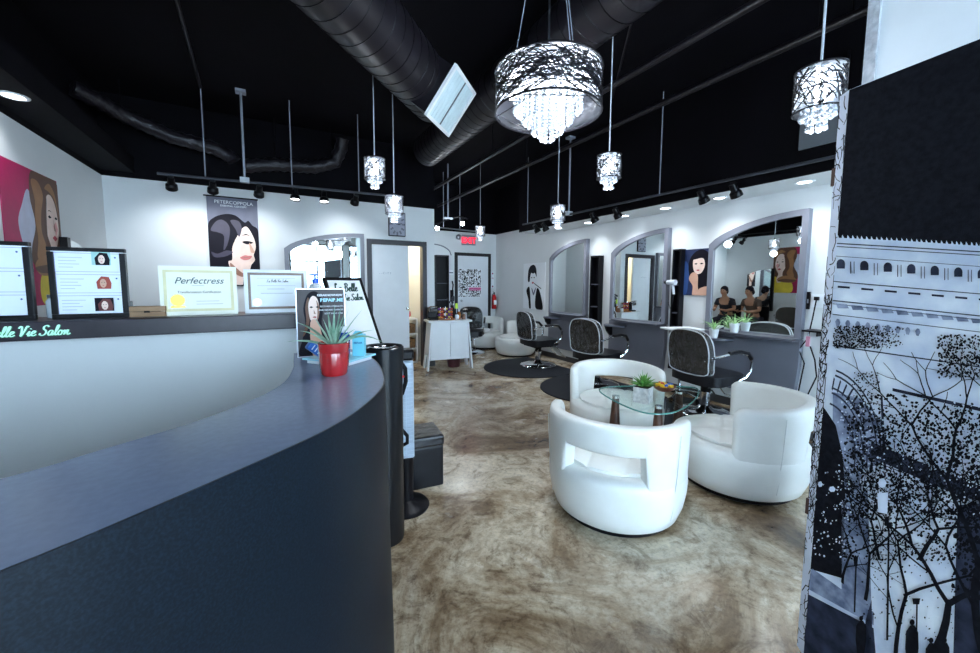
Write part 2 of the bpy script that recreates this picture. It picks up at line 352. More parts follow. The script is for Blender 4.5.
# magenta poster on the left wall (facing +X)
t = thing('wall_poster', 'magenta and yellow poster of a woman with golden brown hair on left wall', 'poster', (XL + .006, 4.55, 1.2))
pw, ph = .86, 1.08
MB().box(-.006, 0, -pw / 2, pw / 2, 0, ph).build('poster_sheet', MAG, t, smooth=0)
print_art('portrait_print', t, (0, -pw / 2, 0), (0, 1, 0), (0, 0, 1), pw, ph, [
    (LAV, [(.26, .45), (.22, .60), (.30, .72), (.40, .84), (.46, .80), (.50, .6), (.46, .42), (.34, .38)]),
    (YEL, [(.55, .0), (.50, .18), (.66, .32), (.84, .40), (1, .42), (1, .0)]), (YEL, [(.0, .0), (.0, .22), (.20, .34), (.36, .22), (.34, .0)]),
    (HAIRB, [(.44, .80), (.50, .99), (.75, .995), (1, .97), (1, .40), (.92, .36), (.70, .26), (.42, .30), (.40, .42), (.50, .60)]),
    (SKINL, [(.74, .28), (.76, .44), (.70, .56), (.71, .72), (.75, .84), (.84, .86), (.92, .78), (.95, .62), (.91, .50), (.86, .42), (.90, .30), (.86, .22)]),
    (flat('printed_blush', (.72, .32, .30)), [(.84, .62), (.90, .66), (.93, .60), (.88, .54)]),
    (HAIRG, [(.48, .92), (.60, .93), (.68, .84), (.62, .70), (.60, .56), (.66, .44), (.58, .34), (.48, .36), (.52, .50), (.50, .64), (.52, .78)]),
    (HAIRG, [(.72, .90), (.82, .95), (.92, .88), (.97, .72), (.90, .84), (.80, .885)]),
    (HAIRB, [(.66, .90), (.70, .82), (.67, .68), (.69, .50), (.72, .42), (.70, .54), (.715, .70), (.74, .84)]),
    (HAIRG, [(.42, .30), (.58, .38), (.80, .36), (.88, .28), (.70, .23), (.50, .23)]), (HAIRB, [(.42, .28), (.56, .30), (.74, .31), (.86, .26), (.70, .245), (.5, .245)]),
    (INK, [(.735, .685), (.77, .70), (.81, .685), (.77, .675)]), (INK, [(.87, .685), (.90, .70), (.93, .685), (.90, .675)]), (HAIRB, [(.73, .725), (.77, .742), (.82, .728), (.77, .733)]),
    (SKIND, [(.84, .67), (.86, .61), (.875, .58), (.84, .585)]), (LIPS, [(.79, .525), (.84, .548), (.89, .525), (.84, .50)])])
text('lettering', t, 'PROFESSIONAL HAIR', (0.006, -.40, .27), (0, 1, 0), (0, 0, 1), .032, HAIRK)

# poster between the second and third mirror (faces -X)
def rposter(y1, y0, z0, z1, name, label, bg, shapes, frame=None, th=.012):
    t = thing(name, label, 'poster', (XR, (y0 + y1) / 2, z0)); wd, h = y1 - y0, z1 - z0
    MB().box(-th, 0, -wd / 2, wd / 2, 0, h).build('poster_sheet', bg, t, smooth=0)
    print_art('portrait_print', t, (-th, wd / 2, 0), (0, -1, 0), (0, 0, 1), wd, h, shapes); return t
rposter(3.20, 2.78, 1.26, 1.83, 'wall_poster', 'blue poster of a dark-haired woman resting a hand at her chin', NAVY, [
    (BLU, [(0, .0), (0, .55), (.2, .75), (.32, .5), (.25, .0)]),
    (HAIRK, [(.30, .55), (.34, .80), (.52, .95), (.76, .97), (.95, .80), (.98, .3), (.98, .0), (.60, .0), (.45, .2)]),
    (SKINL, [(.44, .62), (.44, .78), (.54, .86), (.70, .84), (.80, .68), (.74, .52), (.62, .46), (.50, .50)]),
    (HAIRK, [(.40, .78), (.52, .90), (.80, .90), (.84, .70), (.72, .80), (.52, .78)]),
    (INK, [(.47, .68), (.53, .70), (.58, .68), (.53, .665)]), (INK, [(.64, .68), (.70, .70), (.76, .68), (.70, .665)]), (LIPS, [(.54, .545), (.60, .56), (.66, .545), (.60, .525)]),
    (SKIN, [(.36, .44), (.46, .50), (.60, .44), (.62, .20), (.66, .0), (.46, .0), (.46, .2), (.34, .34)]), (SKIN, [(.62, .0), (.66, .14), (.90, .2), (.99, .14), (.99, .0)])])
rposter(6.76, 6.02, .88, 1.80, 'wall_poster', 'white poster with black line portrait of a short-haired woman, red lips', WHT, [
    (HAIRK, [(.22, .62), (.24, .84), (.34, .94), (.50, .96), (.60, .88), (.62, .70), (.55, .78), (.40, .80), (.34, .74), (.30, .60)]),
    (WHT, [(.33, .62), (.34, .74), (.42, .80), (.54, .76), (.57, .64), (.50, .50), (.40, .50)]),
    (HAIRK, [(.36, .80), (.46, .86), (.56, .80), (.46, .77)]), (LIPS, [(.40, .575), (.46, .60), (.52, .575), (.46, .55)]),
    (INK, [(.36, .685), (.40, .70), (.44, .685), (.40, .675)]), (INK, [(.48, .685), (.52, .70), (.56, .685), (.52, .675)]),
    (INK, [(.16, .40), (.30, .48), (.36, .20), (.38, .02), (.30, .02), (.26, .2)]), (INK, [(.66, .46), (.80, .36), (.92, .02), (.62, .02), (.58, .2)]),
    (GREYB, [(.40, .46), (.50, .30), (.62, .48), (.54, .42), (.50, .36), (.46, .42)]), (INK, [(.52, .555), (.84, .44), (.85, .455), (.53, .57)])])
# exit-door word poster
t = thing('door_poster', 'black and white block-pattern poster with magenta strip on the exit door', 'poster', (3.90, YE - .018, 1.08))
MB().box(-.29, .29, -.004, 0, 0, .63).build('poster_sheet', WHT, t, smooth=0)
random.seed(5); w = MB()
for i in range(22):
    for j in range(22):
        if random.random() < .66 and not (9 < i and 5 <= j <= 7):
            a = -.28 + i * .0255; b = .01 + j * .028; w.box(a, a + random.choice((.014, .022, .026)), -.006, -.004, b, b + random.choice((.014, .02, .028)))
w.build('printed_pattern', INK, t, smooth=0)
MB().box(-.02, .28, -.007, -.004, .15, .215).build('magenta_strip', flat('hot_pink', (.62, .01, .22)), t, smooth=0)
text('lettering', t, 'WORDS OF STYLE', (.0, -.0075, .166), (1, 0, 0), (0, 0, 1), .034, WHT)

# clock
t = thing('wall_clock', 'square black and silver wall clock with roman numerals above the door', 'clock', (1.735, YB - .012, 2.12))
w = MB(); w.box(-.135, .135, -.02, .012, 0, .37); w.build('clock_case', BLACKM, t, smooth=0, bevel=.01)
MB().box(-.122, .122, -.023, -.02, .014, .356).build('clock_face', flat('silver_grey_dial', (.34, .35, .42)), t, smooth=0)
w = MB()
for i in range(12):
    a = i * pi / 6; rx, rz = .098, .145
    for q in (-.01, .004):
        T = Matrix.Translation((sin(a) * rx, -.026, .185 + cos(a) * rz)) @ Matrix.Rotation(a, 4, 'Y'); w.box(q, q + .006, 0, .003, -.026, .026, T)
w.build('numerals', INK, t, smooth=0)
for n_, (a, l) in enumerate(((R(80), .075), (R(100), .05))):
    T = Matrix.Translation((0, -.031, .185)) @ Matrix.Rotation(a, 4, 'Y'); MB().box(-.004, .004, 0, .003, -.015, l, T).build('clock_hand', INK, t, smooth=0)

# ------------------------------------------------------------ mirror stations
def station_outline(y0, y1, z0, zs, zt, inset=0):
    """y0 = far side (low shoulder), y1 = near side (high corner); returned as (a, z), a from 0 at the low side to w"""
    w_ = y0 - y1; pts = [(inset, z0 + inset * .4), (w_ - inset, z0 + inset * .4), (w_ - inset, zt - inset * 1.1)]
    n = 14
    for i in range(1, n + 1):
        q = i / n; pts.append((w_ - inset - (w_ - 2 * inset) * q, zs + (zt - zs) * (1 - q ** 2) ** .75 * 1 - inset * 1.1))
    return pts
def station(name, label, loc, rz, w=.97, z0=.22, zl=.86, zs=1.86, zt=2.13, group=None, shelf=True):
    """local frame: +x along the wall to the viewer's right, -y into the room, wall plane at y=0"""
    t = thing(name, label, 'mirror station', loc, rz, group)
    o = station_outline(w, 0, zl, zs, zt); i = station_outline(w, 0, zl, zs, zt, .055)
    fr = MB(); n = len(o); f = lambda p, d: (p[0], -d, p[1])
    vs = [f(p, .075) for p in o] + [f(p, .075) for p in i] + [f(p, 0) for p in o] + [f(p, .05) for p in i]
    fs = []
    for k in range(n):
        j = (k + 1) % n
        fs += [(k, j, n + j, n + k), (2 * n + k, 2 * n + j, j, k), (n + k, n + j, 3 * n + j, 3 * n + k)]
    fr.add(vs, fs).build('mirror_frame', GREYP, t, smooth=0)
    m = MB(); m.prism(i, .03, .052, lambda a, b, h: (a, -h, b)); mo = m.build('mirror', MIRROR, t, smooth=0)
    bp = MB(); bp.prism([(0, z0), (w - .03, z0), (w, .6), (w, zl - .01), (0, zl - .01)], 0, .075, lambda a, b, h: (a, -h, b)); bp.build('base_panel', GREYP, t, smooth=0, bevel=.003)
    lg = MB(); lg.prism([(.10, 0), (w + .0, 0), (w + .0, -.20), (.55, -.23), (.10, -.12)], zl - .012, zl + .012, lambda a, b, h: (a, b - .03, h)); lg.build('ledge', GREYD, t, smooth=0, bevel=.003)
    if shelf:
        sh = MB(); sh.prism([(0, 0)] + ell(0.16, 0, .18, .20, 14, 180, 360), .765, .79, lambda a, b, h: (a, b - .075, h)); sh.build('side_shelf', GREYD, t, smooth=30)
        b = MB(); b.prism([(0, .765), (.14, .765), (.10, .68), (.04, .62), (0, .62)], .04, .075, lambda a, b, h: (h, -a - .075, b)); b.build('shelf_bracket', BLACKM, t, smooth=0)
        cf = MB(); cf.cyl((.12, -.2, .79), (.12, -.2, .80), .028, n=16); cf.build('tool_ring', CHROME, t)
    return t
SG = 'grey arched mirror stations along the right wall'
ST = []
for y, lab in ((5.82, 'farthest grey arched mirror station, beside the white poster of short-haired woman'),
               (4.31, 'middle grey arched mirror station on right wall, its mirror showing the doorway'),
               (2.79, 'nearest grey arched mirror station, two potted plants before its mirror')):
    if not ST: ST.append(station('mirror_station', lab, (XR, y, 0), R(-90), group=SG))
    else: ST.append(dup(ST[0], lab, (XR, y, 0), R(-90), SG))
station('mirror_station', 'grey arched mirror station on back wall left of the doorway', (.16, YB, 0), 0, 1.06, zt=2.12)
t = thing('wall_mirror', 'small arched mirror with black side panel on the left wall', 'mirror', (XL, 5.0, .75))
w = MB(); w.prism([(0, 0), (.55, 0), (.55, .90)] + [(.55 - .55 * q / 8, .9 + .13 * (1 - (1 - q / 8) ** 2)) for q in range(1, 9)], 0, .03, lambda a, b, h: (h, a, b)); w.build('mirror', MIRROR, t, smooth=0)
MB().box(0, .06, -.07, -.005, 0, 1.04).build('side_panel', BLACKM, t, smooth=0)

# tall dark cabinets between stations
def cabinet(loc, rz, label, w_=.20, z0=.3, z1=1.84):
    t = thing('wall_cabinet', label, 'cabinet', loc, rz, 'slim black wall cabinets')
    fr = MB(); fr.box(0, .02, -.09, 0, z0, z1); fr.box(w_ - .02, w_, -.09, 0, z0, z1); fr.box(.02, w_ - .02, -.01, 0, z0, z1); fr.box(.02, w_ - .02, -.09, 0, z1 - .02, z1); fr.box(.02, w_ - .02, -.09, 0, z0, z0 + .02)
    fr.build('cabinet_body', BLACKM, t, smooth=0)
    for z in (z0 + .38, z0 + .72, z0 + 1.08): MB().box(.02, w_ - .02, -.085, -.01, z, z + .015).build('shelf', GREYD, t, smooth=0)
    MB().box(.03, w_ - .03, -.10, -.091, z0 + .02, z0 + .36).build('cabinet_door', BLACKM, t, smooth=0)
    MB().cyl((.05, -.10, z0 + .3), (.05, -.12, z0 + .3), .012, n=10).build('knob', CHROME, t)
    return t
cabinet((XR, 4.73, 0), R(-90), 'slim black cabinet between the farthest and the middle mirror stations')
cabinet((XR, 3.25, 0), R(-90), 'slim black cabinet beside the middle station, left of blue poster', .12)
cabinet((3.06, YE, 0), 0, 'slim black cabinet on the far wall left of the exit door', .30, .3, 1.99)

# hair dryers and tools hung at cabinets
def hairdryer(loc, label, rz=0, sc=1.):
    t = thing('hair_dryer', label, 'hair dryer', loc, rz, 'hair dryers hanging by the stations')
    w = MB(); w.cyl((-.05, 0, 0), (.07, 0, 0), .035, .028, 14); w.build('dryer_barrel', C('pale_dryer_plastic', (.55, .6, .66), .3), t)
    w = MB(); w.cyl((.07, 0, 0), (.11, 0, 0), .03, .018, 14); w.build('nozzle', BLACKM, t)
    w = MB(); w.cyl((-.01, 0, -.02), (-.03, 0, -.15), .017, .015, 10); w.build('handle', C('pale_dryer_plastic', (.55, .6, .66), .3), t)
    w = MB(); w.tube([(-.03, 0, -.15), (-.03, .01, -.25), (-.0, .02, -.33), (.03, .02, -.25)], .004, 6); w.build('cord', BLACKM, t); return t
h = hairdryer((XR - .16, 3.19, 1.42), 'pale hair dryer hung beside the middle mirror station', R(90))

# ------------------------------------------------------------ salon chairs
def salon_chair(label, loc, rz):
    """faces local +y, origin on the floor"""
    t = thing('salon_chair', label, 'salon chair', loc, rz, 'black salon chairs at the stations')
    MB().lathe([(0, .0), (.30, .0), (.305, .012), (.29, .028), (.20, .045), (.08, .06), (.05, .09), (0, .09)], n=40).build('base', CHROME, t)
    MB().lathe([(0, .08), (.05, .08), (.05, .30), (.058, .30), (.058, .34), (0, .34)], n=20).build('piston', BLACKM, t)
    MB().lathe([(.052, .10), (.054, .10), (.054, .24), (.052, .24)], n=20).build('piston_sleeve', CHROME, t)
    s = MB(); s.prism(crv([(-.25, -.22), (.25, -.22), (.26, .05), (.23, .25), (0, .28), (-.23, .25), (-.26, .05)], 4), .36, .46); s.build('seat', VINYL, t, smooth=50, bevel=.025)
    MB().box(-.18, .18, -.18, .18, .33, .362).build('seat_plate', BLACKM, t, smooth=0)
    b = MB(); out = crv([(-.20, 0), (.20, 0), (.25, .12), (.25, .30), (.18, .42), (0, .45), (-.18, .42), (-.25, .30), (-.25, .12)], 4)
    def bf(a, z, h): return (a, -.24 - h - .10 * (z) + .22 * a * a, .47 + z)
    b.prism(out, -.035, .035, bf); b.build('backrest', CRINK, t, smooth=60, bevel=.015)
    for s_ in (-1, 1):
        p = MB(); p.tube([bf(a, z, s_ * .037) for a, z in out], .0065, 6, closed=True); p.build('piping', PIPING, t)
    for s_ in (-1, 1):
        pts = [(s_ * .20, -.27, .62), (s_ * .27, -.22, .66), (s_ * .295, -.08, .69), (s_ * .30, .08, .70), (s_ * .30, .20, .675), (s_ * .295, .27, .60), (s_ * .285, .27, .50), (s_ * .27, .22, .43), (s_ * .24, .12, .385), (s_ * .15, .06, .375)]
        a = MB(); a.tube(pts, .013, 8); ar = a.build('armrest', CHROME, t)
        q = MB(); q.tube([(s_ * .297, -.06, .702), (s_ * .302, .08, .712), (s_ * .302, .19, .692), (s_ * .298, .25, .63)], .021, 8); q.build('arm_pad', VINYL, ar)
    f = MB(); f.tube([(-.10, .25, .36), (-.12, .38, .20), (-.14, .46, .13), (.14, .46, .13), (.12, .38, .20), (.10, .25, .36)], .009, 8); f.build('footrest', CHROME, t)
    l = MB(); l.tube([(.05, -.02, .27), (.16, -.10, .30), (.24, -.16, .29)], .008, 6); l.build('pump_lever', CHROME, t); return t
ch = salon_chair('black salon chair with round chrome base, before the farthest mirror station', (3.89, 5.28, .015), R(-95))
dup(ch, 'black salon chair wrapped in clear plastic before the middle mirror station', (3.88, 3.90, .015), R(-84))
dup(ch, 'nearest black salon chair, wrapped in clear plastic, behind the glass table', (4.02, 2.44, .015), R(-99))
dup(ch, 'black salon chair half hidden behind the white coffee table', (3.42, 6.95, 0), R(150))
dup(ch, 'black salon chair near left wall, seen only in the nearest mirror', (-1.0, 4.25, 0), R(75))

# mats
def salon_mat(label, loc, rz=0):
    w = MB(); pts = ell(0, 0, .80, .74, 36, 75, 285) + [(.42, -.74), (.46, -.5), (.46, .5), (.42, .74)]
    w.prism(pts, 0, .014); o = w.build('salon_mat', MATB, smooth=30, bevel=.005, loc=loc, rz=rz); tag(o, label, 'floor mat', 'black rubber mats under the salon chairs')
    return o
m0 = salon_mat('black D-shaped floor mat at the farthest station, under the round chrome base', (3.72, 5.25, .0005))
for (x, y, l) in ((3.78, 3.76, 'black D-shaped floor mat at the middle mirror station'), (3.95, 2.28, 'black D-shaped floor mat under the nearest salon chair'), (3.95, .78, 'black D-shaped floor mat showing between tub chair and big canvas')):
    c = m0.copy(); COL.objects.link(c); c.location = (x, y, .0005); c['label'] = l

# rolling trolleys / stools near stations
def trolley(label, loc, zt=.84):
    t = thing('rolling_tray', label, 'trolley', loc, R(-20), 'rolling work trays')
    MB().box(-.20, .20, -.14, .14, zt, zt + .02).build('tray_top', WHITEL, t, smooth=0, bevel=.006)
    MB().cyl((0, 0, .09), (0, 0, zt), .016, n=12).build('pole', CHROME, t)
    for k in range(5):
        a = 2 * pi * k / 5; w = MB(); w.tube([(0, 0, .10), (.14 * cos(a), .14 * sin(a), .085), (.25 * cos(a), .25 * sin(a), .06)], .010, 8); lg = w.build('leg', CHROME, t)
        w = MB(); w.cyl((.25 * cos(a) - .012, .25 * sin(a), .028), (.25 * cos(a) + .012, .25 * sin(a), .028), .028, n=12); w.build('wheel', BLACKM, lg)
    return t
trolley('white topped rolling tray standing behind the nearest salon chair', (4.27, 2.92, .015))
# ------------------------------------------------------------ white tub chairs
TH = .655
def tub(label, loc, rz, sc=1):
    """faces local +y"""
    t = thing('tub_chair', label, 'armchair', loc, rz, 'white leather tub chairs')
    t.scale = (sc, sc, 1)
    MB().lathe([(0, 0), (.33, 0), (.345, .01), (.345, .045), (0, .045)], n=40).build('plinth', BLACKM, t)
    prof = [(0, .035), (.355, .035), (.385, .055), (.41, .12), (.427, .21), (.43, .27), (.425, .315), (.41, .34), (.36, .348), (0, .348)]
    MB().lathe(prof, n=64).build('body', LEATHER, t, smooth=50)
    # cushion with tufted seams
    n = 96; m = 30; cu = MB(); vs = [(0, 0, 0)]; R0 = .335
    def hz(x, y):
        z = .40 - .03 * ((x * x + y * y) / R0 ** 2) ** 2
        for c in (-.11, .11):
            z -= .012 * math.exp(-((x - c) / .016) ** 2) + .012 * math.exp(-((y - c) / .016) ** 2)
        return z
    vs[0] = (0, 0, hz(0, 0))
    for i in range(1, m + 1):
        r = R0 * i / m
        vs += [(r * cos(2 * pi * j / n), r * sin(2 * pi * j / n), hz(r * cos(2 * pi * j / n), r * sin(2 * pi * j / n))) for j in range(n)]
    vs += [(R0 * 1.0 * cos(2 * pi * j / n), R0 * 1.0 * sin(2 * pi * j / n), .35) for j in range(n)]
    fs = [(0, 1 + j, 1 + (j + 1) % n) for j in range(n)] + [(1 + i * n + j, 1 + (i + 1) * n + j, 1 + (i + 1) * n + (j + 1) % n, 1 + i * n + (j + 1) % n) for i in range(m) for j in range(n)]
    cu.add(vs, fs).build('seat_cushion', LEATHER, t, smooth=60)
    # wrap-around back with the slot low at its rear
    bk = MB(); A = 96; k = 18; N_ = 72; vs = []
    for i in range(N_ + 1):
        th = -A + 2 * A * i / N_; a = R(th - 90); e = abs(th)
        zb = .49 if e < 33 else (.49 - .25 * min(1, (e - 33) / 2.5)); zt = TH - .02 * (1 - cos(R(min(e, 90)))) 
        if e > A - 9: zt -= .035 * ((e - (A - 9)) / 9) ** 2
        flare = .012
        for j in range(k):
            q = 2 * pi * j / k; cx, cz = cos(q), sin(q)
            sx = abs(cx) ** .45 * (1 if cx > 0 else -1); sz = abs(cz) ** .45 * (1 if cz > 0 else -1)
            z = (zb + zt) / 2 + sz * (zt - zb) / 2; r = .383 + sx * .044 + flare * max(0, (z - .35)) / .3
            if e > A - 5: r = .385 + (r - .385) * (1 - .5 * ((e - (A - 5)) / 5) ** 2)
            vs.append((r * cos(a), r * sin(a), z))
    fs = [(i * k + j, i * k + (j + 1) % k, (i + 1) * k + (j + 1) % k, (i + 1) * k + j) for i in range(N_) for j in range(k)]
    fs += [tuple(range(k))[::-1], tuple(range(N_ * k, N_ * k + k))]
    bk.add(vs, fs).build('backrest', LEATHER, t, smooth=50)
    for th in (-60, 60):
        a = R(th - 90); w = MB(); w.tube([((r + .003) * cos(a), (r + .003) * sin(a), z) for r, z in ((.405, .11), (.42, .2), (.425, .29), (.432, .36), (.437, .45), (.442, .53), (.445, .60))], .0022, 5); w.build('seam', STITCH, t)
    return t
tb = tub('white leather tub chair nearest the camera, its back turned, facing the glass table', (1.835, 1.665, 0), R(-58), .95)
tb2 = dup(tb, 'white leather tub chair beside the large canvas, facing left to the glass table', (2.855, 1.485, 0), R(30)); tb2.scale = (1, 1, 1)
dup(tb, 'white leather tub chair behind the glass table, facing the camera', (2.68, 2.45, 0), R(138))
dup(tb, 'white leather tub chair against the far wall beside the exit door', (4.02, 7.42, 0), R(153))
dup(tb, 'white leather tub chair behind the farthest salon chair, below the white poster', (4.13, 6.36, 0), R(80))

# ------------------------------------------------------------ glass table
GZ = .53
t = thing('glass_table', 'low glass table on dark wooden legs between three white tub chairs', 'table', (2.62, 1.98, 0))
pg = crv([(-.29, .33), (-.45, -.16), (-.30, -.33), (.10, -.24), (.44, -.06), (.43, .05), (.06, .28)], 8)
MB().prism(pg, GZ - .012, GZ).build('glass_top', GLASS, t, smooth=0)
w = MB(); w.tube([(a, b, GZ - .006) for a, b in pg], .0055, 6, closed=True); w.build('glass_edge', GEDGE, t)
for a, b in ((-.28, .16), (-.2, -.17), (.28, .0)):
    w = MB(); w.cyl((a * 1.02, b * 1.02, .0), (a, b, GZ - .03), .058, .026, 20); l = w.build('leg', DWOOD, t)
    w = MB(); w.cyl((a, b, GZ - .03), (a, b, GZ - .012), .028, n=16); w.build('leg_cap', CHROME, l)
# potted succulent
t = thing('potted_succulent', 'green succulent in white concrete cube pot on the glass table', 'potted plant', (2.36, 1.90, GZ), R(20))
w = MB(); w.box(-.055, .055, -.055, .055, 0, .115); w.build('pot', CONC, t, smooth=0, bevel=.004)
MB().box(-.048, .048, -.048, .048, .112, .118).build('soil', flat('dark_soil', (.03, .02, .015)), t, smooth=0)
random.seed(3); w = MB()
for ring, (n, rise, l, wd) in enumerate(((8, 22, .125, .036), (7, 45, .12, .034), (5, 68, .12, .03), (2, 85, .14, .026))):
    for i in range(n): w.leaf((0, 0, .115), 2 * pi * i / n + ring * .5, l * random.uniform(.9, 1.1), wd, R(rise), .12, fold=.35, thick=.25)
w.build('leaves', SUCC, t, smooth=60)
# bowl with sweets
t = thing('wooden_bowl', 'reddish wooden bowl on the glass table', 'bowl', (2.76, 2.02, GZ))
MB().lathe([(0, 0), (.04, 0), (.075, .018), (.092, .045), (.088, .047), (.07, .024), (.035, .01), (0, .01)], n=28).build('bowl', C('red_brown_wood', (.22, .06, .03), .3, col2=(.12, .03, .02)), t)
cc = [flat('yellow_wrapper', (.85, .55, .02), .3), flat('blue_wrapper', (.03, .12, .5), .3), flat('white_wrapper', (.8, .8, .8), .3), flat('red_wrapper', (.6, .03, .03), .3)]
for i in range(16):
    a = i * 2.4; r = .012 * math.sqrt(i) * 1.25
    w = MB(); w.ball((0, 0, 0), .015, 8, 6, (1.2, .9, .8)); w.cyl((.015, 0, 0), (.026, 0, 0), .003, .010, 6); w.cyl((-.015, 0, 0), (-.026, 0, 0), .003, .010, 6)
    o = w.build('wrapped_sweet', cc[(i * 7) % 10 % 4 if i % 3 else 0], loc=(2.76 + r * cos(a), 2.02 + r * sin(a), GZ + .042 + .012 * (1 - i / 16) + (.006 if i % 2 else 0)), rz=a * 1.7)
    tag(o, 'small ' + ['yellow', 'blue', 'white', 'red'][(i * 7) % 10 % 4 if i % 3 else 0] + ' wrapped sweet heaped in the reddish wooden bowl', 'candy', 'wrapped sweets in the wooden bowl')

# ------------------------------------------------------------ spider plants on the nearest shelf
def spiderplant(label, loc, seed, n=20, L_=.2):
    t = thing('spider_plant', label, 'potted plant', loc, 0, 'small potted plants at the nearest mirror')
    MB().lathe([(0, 0), (.038, 0), (.052, .10), (.048, .10), (.042, .085), (0, .085)], n=24).build('pot', WHITEL, t)
    random.seed(seed); w = MB()
    for i in range(n): w.leaf((0, 0, .085), random.uniform(0, 2 * pi), L_ * random.uniform(.7, 1.15), .013, R(random.uniform(35, 80)), random.uniform(.25, .7), fold=.3)
    w.build('leaves', SPIDER, t, smooth=60); return t
spiderplant('spider plant in white pot on the side shelf of the nearest mirror station', (XR - .20, 2.60, .7905), 4, 26, .25)
spiderplant('small spider plant in white bowl pot on the ledge of the nearest mirror', (XR - .16, 2.40, .873), 8, 22, .22)

# ------------------------------------------------------------ reception counter
def chain(pts, k=6):
    out = []
    for i in range(len(pts) - 1):
        p0 = pts[max(i - 1, 0)]; p1 = pts[i]; p2 = pts[i + 1]; p3 = pts[min(i + 2, len(pts) - 1)]
        for j in range(k):
            t_ = j / k; out.append(tuple(.5 * (2 * p1[a] + (p2[a] - p0[a]) * t_ + (2 * p0[a] - 5 * p1[a] + 4 * p2[a] - p3[a]) * t_ * t_ + (3 * p1[a] - p0[a] - 3 * p2[a] + p3[a]) * t_ ** 3) for a in (0, 1)))
    return out + [pts[-1]]
outer = chain([(-1.6, .14), (-1.0, .34), (-.6, .50), (-.3, .67), (-.18, .75), (.0, .885), (.12, .99), (.22, 1.12), (.32, 1.31), (.37, 1.52), (.395, 1.75), (.385, 1.95), (.35, 2.12)])
inner = chain([(-1.6, .58), (-1.15, .70), (-.75, .85), (-.43, 1.0), (-.32, 1.08), (-.17, 1.20), (-.06, 1.34), (.02, 1.51), (.06, 1.74), (.07, 1.92), (.08, 2.12)])
def offs(pts, d):
    out = []
    for i, p in enumerate(pts):
        q0 = pts[max(0, i - 1)]; q1 = pts[min(len(pts) - 1, i + 1)]; dx, dy = q1[0] - q0[0], q1[1] - q0[1]; l = math.hypot(dx, dy); out.append((p[0] - dy / l * d, p[1] + dx / l * d))
    return out
t = thing('reception_counter', 'curved reception counter with grey top and dark speckled front', 'counter', (0, 0, 0))
MB().prism(offs(outer, .006) + inner[::-1], 1.0472, 1.05).build('counter_top', CTOP, t, smooth=30)
fp = MB(); A_ = [offs(outer, -.016), offs(outer, .001), offs(outer, .0055)]; n_ = len(outer)
fp.add([(a, b, 0) for a, b in A_[0]] + [(a, b, 1.0498) for a, b in A_[1]] + [(a, b, 1.0498) for a, b in A_[2]] + [(a, b, 0) for a, b in A_[2]],
       [(k * n_ + i, k * n_ + i + 1, (k + 1) % 4 * n_ + i + 1, (k + 1) % 4 * n_ + i) for k in range(4) for i in range(n_ - 1)] + [(0, n_, 2 * n_, 3 * n_), (n_ - 1, 4 * n_ - 1, 3 * n_ - 1, 2 * n_ - 1)])
fp.build('front_panel', CFRONT, t, smooth=30)
MB().prism(offs(outer, .0065) + offs(inner, -.002)[::-1], .35, 1.0468).build('counter_body', CFRONT, t, smooth=30)

# half wall with ledge behind the counter
struct(MB().box(XL, .27, 2.27, 2.40, 0, 1.165).build('wall_half', WALL, smooth=0))
lg = MB().box(XL, .30, 2.19, 2.46, 1.165, 1.24).build('display_ledge', LEDGE, smooth=0, bevel=.004)
tag(lg, 'long dark ledge on white half wall carrying green salon lettering', 'ledge')
SIGNG = C('mint_lettering', (.62, .92, .80), .3, emit=(.45, .95, .72), es=.2); SIGND = flat('green_letter_shadow', (.02, .25, .13))
GL = {  # brush-script strokes: (advance, [stroke, ...]); cap height 1
 'L': (.62, [[(.38, .80), (.34, .98), (.22, .95), (.20, .6), (.12, .12), (.0, .02), (.10, .0), (.34, .10), (.60, .02)]]),
 'B': (.66, [[(.30, .95), (.22, .5), (.14, .02)], [(.12, .85), (.36, 1.02), (.56, .84), (.42, .58), (.26, .52), (.50, .48), (.54, .2), (.34, .0), (.12, .06)]]),
 'V': (.60, [[(.0, .78), (.10, .97), (.20, .86), (.22, .4), (.20, .02), (.40, .5), (.54, .98), (.66, .88)]]),
 'S': (.58, [[(.60, .84), (.48, 1.0), (.28, .90), (.26, .66), (.42, .48), (.44, .22), (.24, .02), (.02, .12), (.08, .24)]]),
 'a': (.42, [[(.34, .46), (.18, .50), (.04, .28), (.08, .04), (.22, .06), (.36, .48), (.30, .12), (.36, .02), (.48, .14)]]),
 'e': (.36, [[(.04, .20), (.24, .28), (.30, .44), (.20, .50), (.08, .32), (.08, .10), (.20, .02), (.40, .14)]]),
 'l': (.27, [[(.0, .12), (.20, .5), (.30, .92), (.22, .98), (.14, .6), (.10, .12), (.18, .02), (.30, .14)]]),
 'i': (.24, [[(.0, .14), (.16, .48), (.10, .12), (.16, .02), (.28, .14)], [(.20, .68), (.23, .74)]]),
 'o': (.40, [[(.20, .50), (.05, .32), (.08, .04), (.26, .06), (.32, .32), (.22, .50), (.30, .42), (.44, .46)]]),
 'n': (.50, [[(.0, .30), (.12, .48), (.08, .02), (.20, .38), (.32, .48), (.30, .12), (.38, .02), (.52, .16)]]), ' ': (.24, [])}
